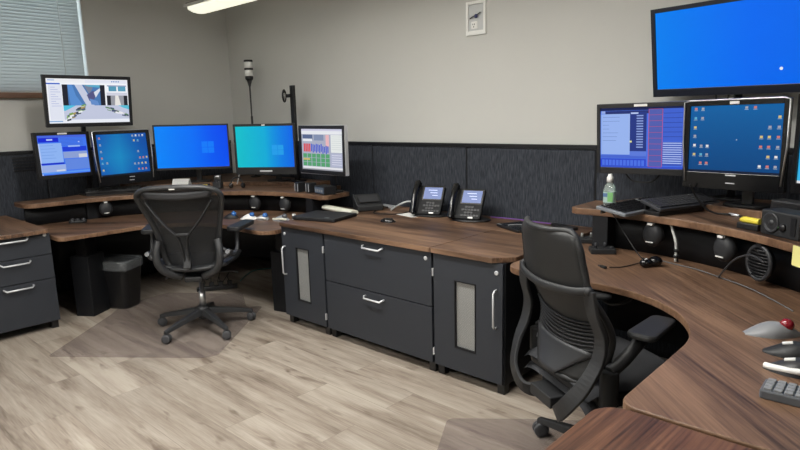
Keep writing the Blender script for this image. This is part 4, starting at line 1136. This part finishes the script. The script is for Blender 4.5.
trackball('grey trackball mouse with dark red ball on the curved desk', 5.272, -1.365, WT, R(33), GREYP, REDB, .165)
trackball('black trackball mouse with white sticker and blue ball, middle of three', 5.36, -1.515, WT, R(12), PLAS2, BLUEB, .16, None, True)
trackball('white and grey trackball mouse with red ball beside the number pad', 5.39, -1.648, WT, R(8), DARKG, REDB, .16, WHITE, True)
t = thing('number_pad', 'dark grey number pad with one yellow key at the desk edge', 'keypad', (5.418, -1.832, WT), R(2)); t.scale = (1, .84, .78)
MB().prism(rpoly(rect(.145, .10), .008), .0, .03, ).build('case', mat('keypad_grey', (84, 87, 92), .45), t, bevel=.005)
for j in range(4):
    for i in range(6):
        q = MB().box((-.056 + i * .0225, -.034 + j * .0225, .033), (.018, .018, .008)).build('key', YEL if (i, j) == (4, 1) else GREYP, t, bevel=.002)
        if (i, j) == (4, 1): q['label'] = 'single yellow key'
        if (i + j) % 2 == 0: pass
ZT = .68
trackball('black trackball mouse with blue ball nearest the mesh back chair', 1.42, -.95, ZT, R(30), PLAS2, BLUEB, .13)
trackball('white trackball mouse with blue ball on the window side desk', 1.58, -.89, ZT, R(30), WHITE, BLUEB, .14)
trackball('grey and white trackball mouse with blue ball between white and grey ones', 1.70, -.835, ZT, R(10), GREYP, BLUEB, .12, WHITE)
trackball('grey trackball mouse beside the closed laptop', 1.86, -.78, ZT, R(20), GREYP, mat('grey_ball', (90, 92, 96), .2), .15, IVORY)
t = thing('space_mouse', 'small black knobbed controller alone on the desk near the bin', 'controller', (.56, -1.80, ZT), R(60))
MB().prism(rpoly(rect(.13, .07), .025), 0, .02).build('base', PLAS2, t, bevel=.006)
for k in (-.04, 0, .04): MB().ball((k, 0, .022), .018, (1, 1, .8)).build('knob', DARKG, t)

# black controller on right desk
t = thing('wired_trackball', 'small glossy black twin bump mouse in the middle of curved desk', 'mouse', (4.655, -.74, WT), R(55))
MB().ball((-.022, 0, .020), .028, (1.1, .9, .78)).build('front_bump', GLOSS, t)
MB().ball((.026, 0, .024), .03, (1.1, .95, .8)).build('rear_bump', GLOSS, t)
q = MB().box((-.032, -.012, .041), (.012, .008, .004), (0, R(-20), 0)).build('painted_glint', SILV, t)  # silver block stands in for a highlight on the front bump
cable('thin black cord from shelf down to the twin bump mouse', [(4.36, -.50, .956), (4.385, -.58, .957), (4.42, -.605, .93), (4.50, -.64, .84), (4.59, -.70, .77), (4.635, -.72, .755)], .0028, RUB)
cable('short black cord ending in a plug on curved desk', [(4.525, -.885, .742), (4.56, -.84, .739), (4.585, -.76, .739), (4.60, -.66, .739), (4.57, -.60, .739)], .0026, RUB)
t = thing('usb_plug', 'small black plug lying on curved desk near the chair', 'plug', (4.50, -.895, WT), R(150))
MB().box((0, 0, .007), (.035, .016, .011)).build('plug_body', RUB, t, bevel=.003)
MB().box((.026, 0, .007), (.016, .012, .005)).build('plug_tip', DARKG, t)
def ctrl(label, x, y, z, rz, s=1.0):
    t = thing('control_box', label, 'electronics box', (x, y, z), rz)
    MB().box((0, 0, .014), (.13 * s, .09 * s, .028)).build('housing', PLAS2, t, bevel=.005)
    for i, (a, c) in enumerate([(-.035, .0), (.015, .01), (.045, -.015)]):
        MB().lathe([(.008, .026), (.008, .05 if i < 2 else .034), (.006, .052 if i < 2 else .036)], 14, Matrix.Translation((a * s, c * s, 0))).build('knob', ALU if i < 2 and s > .95 else DARKG, t)
    for k in range(4): MB().box((-.045 + k * .028, -.03, .030), (.014, .012, .004)).build('button', DARKG, t)
ctrl('black desk box with two chrome knobs at the foot of the shelf post', 4.19, -.40, WT, R(30), 1.0)
ctrl('flat black button box in front of the shelf post', 4.36, -.60, WT, R(35), .95)

# shelf items, right
t = thing('bookshelf_speaker', 'black speaker box with round cone and knob on raised shelf', 'speaker', (5.172, -.825, .95), R(-36)); t.scale = (1.12, 1.0, 1.15)
MB().box((0, .045, .0435), (.165, .1, .087)).build('cabinet', PLAS2, t, bevel=.006)
Mx = Matrix.Translation((-.035, -.006, .045)) @ Matrix.Rotation(PI / 2, 4, 'X')
MB().lathe([(.034, -.002), (.036, .003), (.030, .005), (.024, -.001), (.012, -.004), (.010, .001), (.001, .003)], 26, Mx).build('cone', DARKG, t)
MB().lathe([(.013, 0), (.012, .008), (.001, .009)], 18, Matrix.Translation((.018, -.005, .036)) @ Matrix.Rotation(PI / 2, 4, 'X')).build('volume_knob', PLAS, t)
MB().box((.06, -.006, .044), (.02, .004, .06)).build('port_slot', BLK, t)
q = MB().box((-.0, -.0065, .034), (.004, .002, .004)).build('power_light', GREEN, t)
t = thing('card_reader', 'black slotted box behind the bookshelf speaker', 'electronics box', (5.165, -.575, .95), R(-30)); t.scale = (1, 1, 1.5)
MB().box((0, 0, .04), (.15, .07, .07)).build('housing', PLAS, t, bevel=.005)
MB().box((0, -.036, .043), (.115, .004, .038)).build('front_slot', BLK, t)
MB().box((0, 0, .0025), (.12, .05, .005)).build('foot', RUB, t)
t = thing('marker_tray', 'yellow tape roll strip on black block beside the bookshelf speaker', 'tape dispenser', (5.047, -.705, .95), R(-27))
MB().box((0, .0, .013), (.10, .05, .026)).build('tray', PLAS, t, bevel=.004)
MB().tube([(-.052, .0, .034), (-.03, 0, .036), (.04, 0, .036)], [.006, .013, .013], 10, flat=None).build('marker_body', YEL, t)
o = MB().prism(rpoly(rect(.07, .075), .003), 0, .0012, M=Matrix.Translation((5.266, -.970, .912)) @ Matrix.Rotation(fc(5.262, -.963), 4, 'Z') @ Matrix.Rotation(R(90), 4, 'X')).build('sticky_note', mat('pale_yellow_note', (222, 216, 140), .7))
tag(o, 'pale yellow sticky note on the shelf edge', 'note')
cable('black video cable with silver connector lying on the raised shelf', [(4.735, -.50, 1.10), (4.75, -.46, 1.04), (4.785, -.42, .98), (4.825, -.40, .957), (4.87, -.40, .956), (4.92, -.415, .956), (5.03, -.49, .956)], .0045, RUB)
o = MB().tube([(4.885, -.395, .957), (4.935, -.424, .957)], .0068, 8).build('cable_connector', SILV); tag(o, 'silver connector sleeve on the shelf cable', 'connector')
cable('thin grey cable along the back edge of the curved desk', [(4.60, -.58, .739), (4.71, -.63, .739), (4.84, -.68, .739), (4.95, -.755, .739), (5.09, -.86, .739), (5.2, -.98, .739), (5.28, -1.08, .739)], .0025, mat('grey_cable', (96, 97, 98), .5))
cable('black cable arching in front of the round fan', [(4.955, -.77, .74), (4.985, -.80, .79), (5.03, -.83, .845), (5.09, -.87, .875), (5.15, -.93, .865)], .004, DARKG)
t = thing('cable_bundle', 'white tied cable bundle hanging under the shelf behind curved desk', 'cable', (4.715, -.59, WT))
MB().tube([(-.035, .02, .18), (-.02, .01, .145), (.0, 0, .09), (.002, 0, .004)], .006, 8).build('strand', mat('pale_strand', (188, 190, 186), .5), t)
MB().tube([(-.028, .025, .18), (-.012, .012, .14), (.008, .004, .09), (.01, .002, .004)], .005, 8).build('strand', RUB, t)
for z in (.03, .06): MB().lathe([(.013, z - .006), (.013, z + .006)], 12, Matrix.Translation((.004, 0, 0))).build('tie', RUB, t)

# shelf items, left
t = thing('desk_calendar', 'white tent calendar standing before the blue widescreen monitor', 'calendar', (.56, -.90, .865), R(38))
for s in (-1, 1):
    MB().box((0, s * .032, .040), (.15, .003, .098), (s * R(33), 0, 0)).build('page' , PAPER, t)
q = MB()
for k in range(4): q.box((0, -.044 + k * .010, .026 + k * .0155), (.12, .001, .0015), (R(-33), 0, 0))
q.build('print_line', mat('grey_print', (150, 155, 160), .8), t)
t = thing('label_box', 'black gadget with yellow sticker on the shelf by the calendar', 'electronics box', (.765, -.80, .865), R(44))
MB().box((0, 0, .02), (.10, .06, .04)).build('housing', PLAS, t, bevel=.005)
MB().box((0, -.032, .023), (.085, .003, .026)).build('yellow_face', YEL, t)
t = thing('headset_dock', 'black headset dock with white top label between the blue and teal monitors', 'dock', (.90, -.74, .865), R(42))
MB().prism(rpoly(rect(.08, .07), .015), 0, .06).build('housing', PLAS2, t, bevel=.008)
MB().box((0, .012, .085), (.065, .03, .06)).build('cradle', PLAS, t, bevel=.006)
q = MB().box((0, -.004, .106), (.035, .004, .012)).build('dock_label', LABEL, t)
MB().ball((.0, -.026, .062), .012).build('knob', DARKG, t)
t = thing('headset', 'black headset lying on the shelf at the teal monitor', 'headset', (1.03, -.63, .865), R(35))
MB().tube([(-.055, 0, .02), (-.05, 0, .06), (-.02, .01, .09), (.02, .01, .09), (.05, 0, .06), (.055, 0, .02)], .005, 8).build('headband', PLAS, t)
for s in (-1, 1): MB().lathe([(.02, -.012), (.024, 0), (.02, .012)], 16, Matrix.Translation((s * .055, 0, .0245)) @ Matrix.Rotation(PI / 2, 4, 'Y')).build('ear_cushion', RUB, t)
MB().tube([(-.055, -.02, .02), (-.04, -.06, .03), (-.01, -.08, .05)], .003, 6).build('microphone_boom', SILV, t)
cable('white cable dropping between blue and teal monitors', [(.90, -.50, 1.15), (.93, -.52, 1.07), (.96, -.56, .96), (.95, -.58, .89)], .005, mat('white_cable', (190, 194, 196), .5))
o_ = MB().box((0, 0, .04), (.02, .02, .08)).build('adapter_plug', WHITE, bevel=.003); 
tag(o_, 'white plug adapter standing under the shelf end by the laptop', 'adapter'); o_.location = (2.09, -.83, .68)

# ------------------------------------------------------------------ ceiling lights
LENS = emit('lit_lens', (248, 246, 226), .95)
def pendant(label, x0, x1, y, z, strength, lens=LENS):
    t = thing('pendant_light', label, 'ceiling light', ((x0 + x1) / 2, y, z))
    L = x1 - x0
    prof = [(-.085, .045), (-.08, .02), (-.03, 0), (.03, -.006), (.085, .0), (.10, .02), (.10, .045)]
    MB().prism([(a, c) for a, c in prof], -L / 2, L / 2, M=Matrix.Rotation(PI / 2, 4, 'Z') @ Matrix.Rotation(PI / 2, 4, 'X')).build('diffuser', lens, t)
    MB().box((0, .005, .062), (L, .215, .034)).build('housing', mat('fixture_grey', (130, 130, 126), .5), t, bevel=.004)
    MB().box((0, -.112, .05), (L + .02, .012, .022)).build('side_flange', WHITE, t)
    for s in (-1, 1):
        MB().tube([(s * (L / 2 - .12), 0, .078), (s * (L / 2 - .12), 0, ZC - z)], .004, 6).build('hanger_rod', WHITE, t)
    if strength:
        ld = bpy.data.lights.new('fixture_lamp', 'AREA'); ld.shape = 'RECTANGLE'; ld.size = L * .96; ld.size_y = .18; ld.energy = strength * 1.0; ld.color = (1, .985, .95)
        lo = bpy.data.objects.new('fixture_lamp', ld); COL.objects.link(lo); lo.parent = t; lo.location = (0, 0, -.012)
        ul = bpy.data.lights.new('fixture_uplight', 'AREA'); ul.shape = 'RECTANGLE'; ul.size = L * .9; ul.size_y = .15; ul.energy = strength * .5; ul.color = (1, .985, .95)
        lu = bpy.data.objects.new('fixture_uplight', ul); COL.objects.link(lu); lu.parent = t; lu.location = (0, 0, .085); lu.rotation_euler = (PI, 0, 0)
    return t
pendant('long lit pendant light high in the far room corner', .30, 3.2, -.475, 2.445, 0)
pendant('pendant light hanging above the middle of the room', 2.0, 4.9, -2.0, 2.5, 84)
pendant('pendant light hanging behind the viewer', 2.0, 4.9, -4.3, 2.5, 84)

# daylight outside
W = bpy.data.worlds.new('World'); S.world = W; W.use_nodes = True
bg = W.node_tree.nodes['Background']
sky = W.node_tree.nodes.new('ShaderNodeTexSky'); sky.sky_type = 'HOSEK_WILKIE'; sky.sun_direction = Vector((-.3, .5, .6)).normalized(); sky.turbidity = 3
hs_ = W.node_tree.nodes.new('ShaderNodeHueSaturation'); hs_.inputs['Saturation'].default_value = .5
W.node_tree.links.new(sky.outputs[0], hs_.inputs['Color']); W.node_tree.links.new(hs_.outputs[0], bg.inputs[0]); bg.inputs[1].default_value = 23.0

# ------------------------------------------------------------------ camera
cd = bpy.data.cameras.new('camera'); cam = bpy.data.objects.new('camera', cd); COL.objects.link(cam)
f_px = 600.06; cd.sensor_fit = 'HORIZONTAL'; cd.sensor_width = 36; cd.lens = f_px / 800 * 36; cd.clip_start = .05
yaw, pitch, roll = 2.32155, R(-10.282), R(-1.45)
yaw = R(133.015)
fwd = Vector((math.cos(yaw) * math.cos(pitch), math.sin(yaw) * math.cos(pitch), math.sin(pitch)))
rt = Vector((math.sin(yaw), -math.cos(yaw), 0)); up = rt.cross(fwd)
rt2 = rt * math.cos(roll) + up * math.sin(roll); up2 = -rt * math.sin(roll) + up * math.cos(roll)
Mc = Matrix((rt2, up2, -fwd)).transposed().to_4x4(); Mc.translation = Vector((5.652, -3.501, 1.451))
cam.matrix_world = Mc
S.camera = cam
S.view_settings.view_transform = 'Standard'; S.view_settings.look = 'None'; S.view_settings.gamma = 1; S.view_settings.exposure = 0
S.view_settings.use_curve_mapping = False
S.cycles.max_bounces = 8; S.cycles.diffuse_bounces = 5; S.cycles.transparent_max_bounces = 12
S.cycles.use_denoising = True
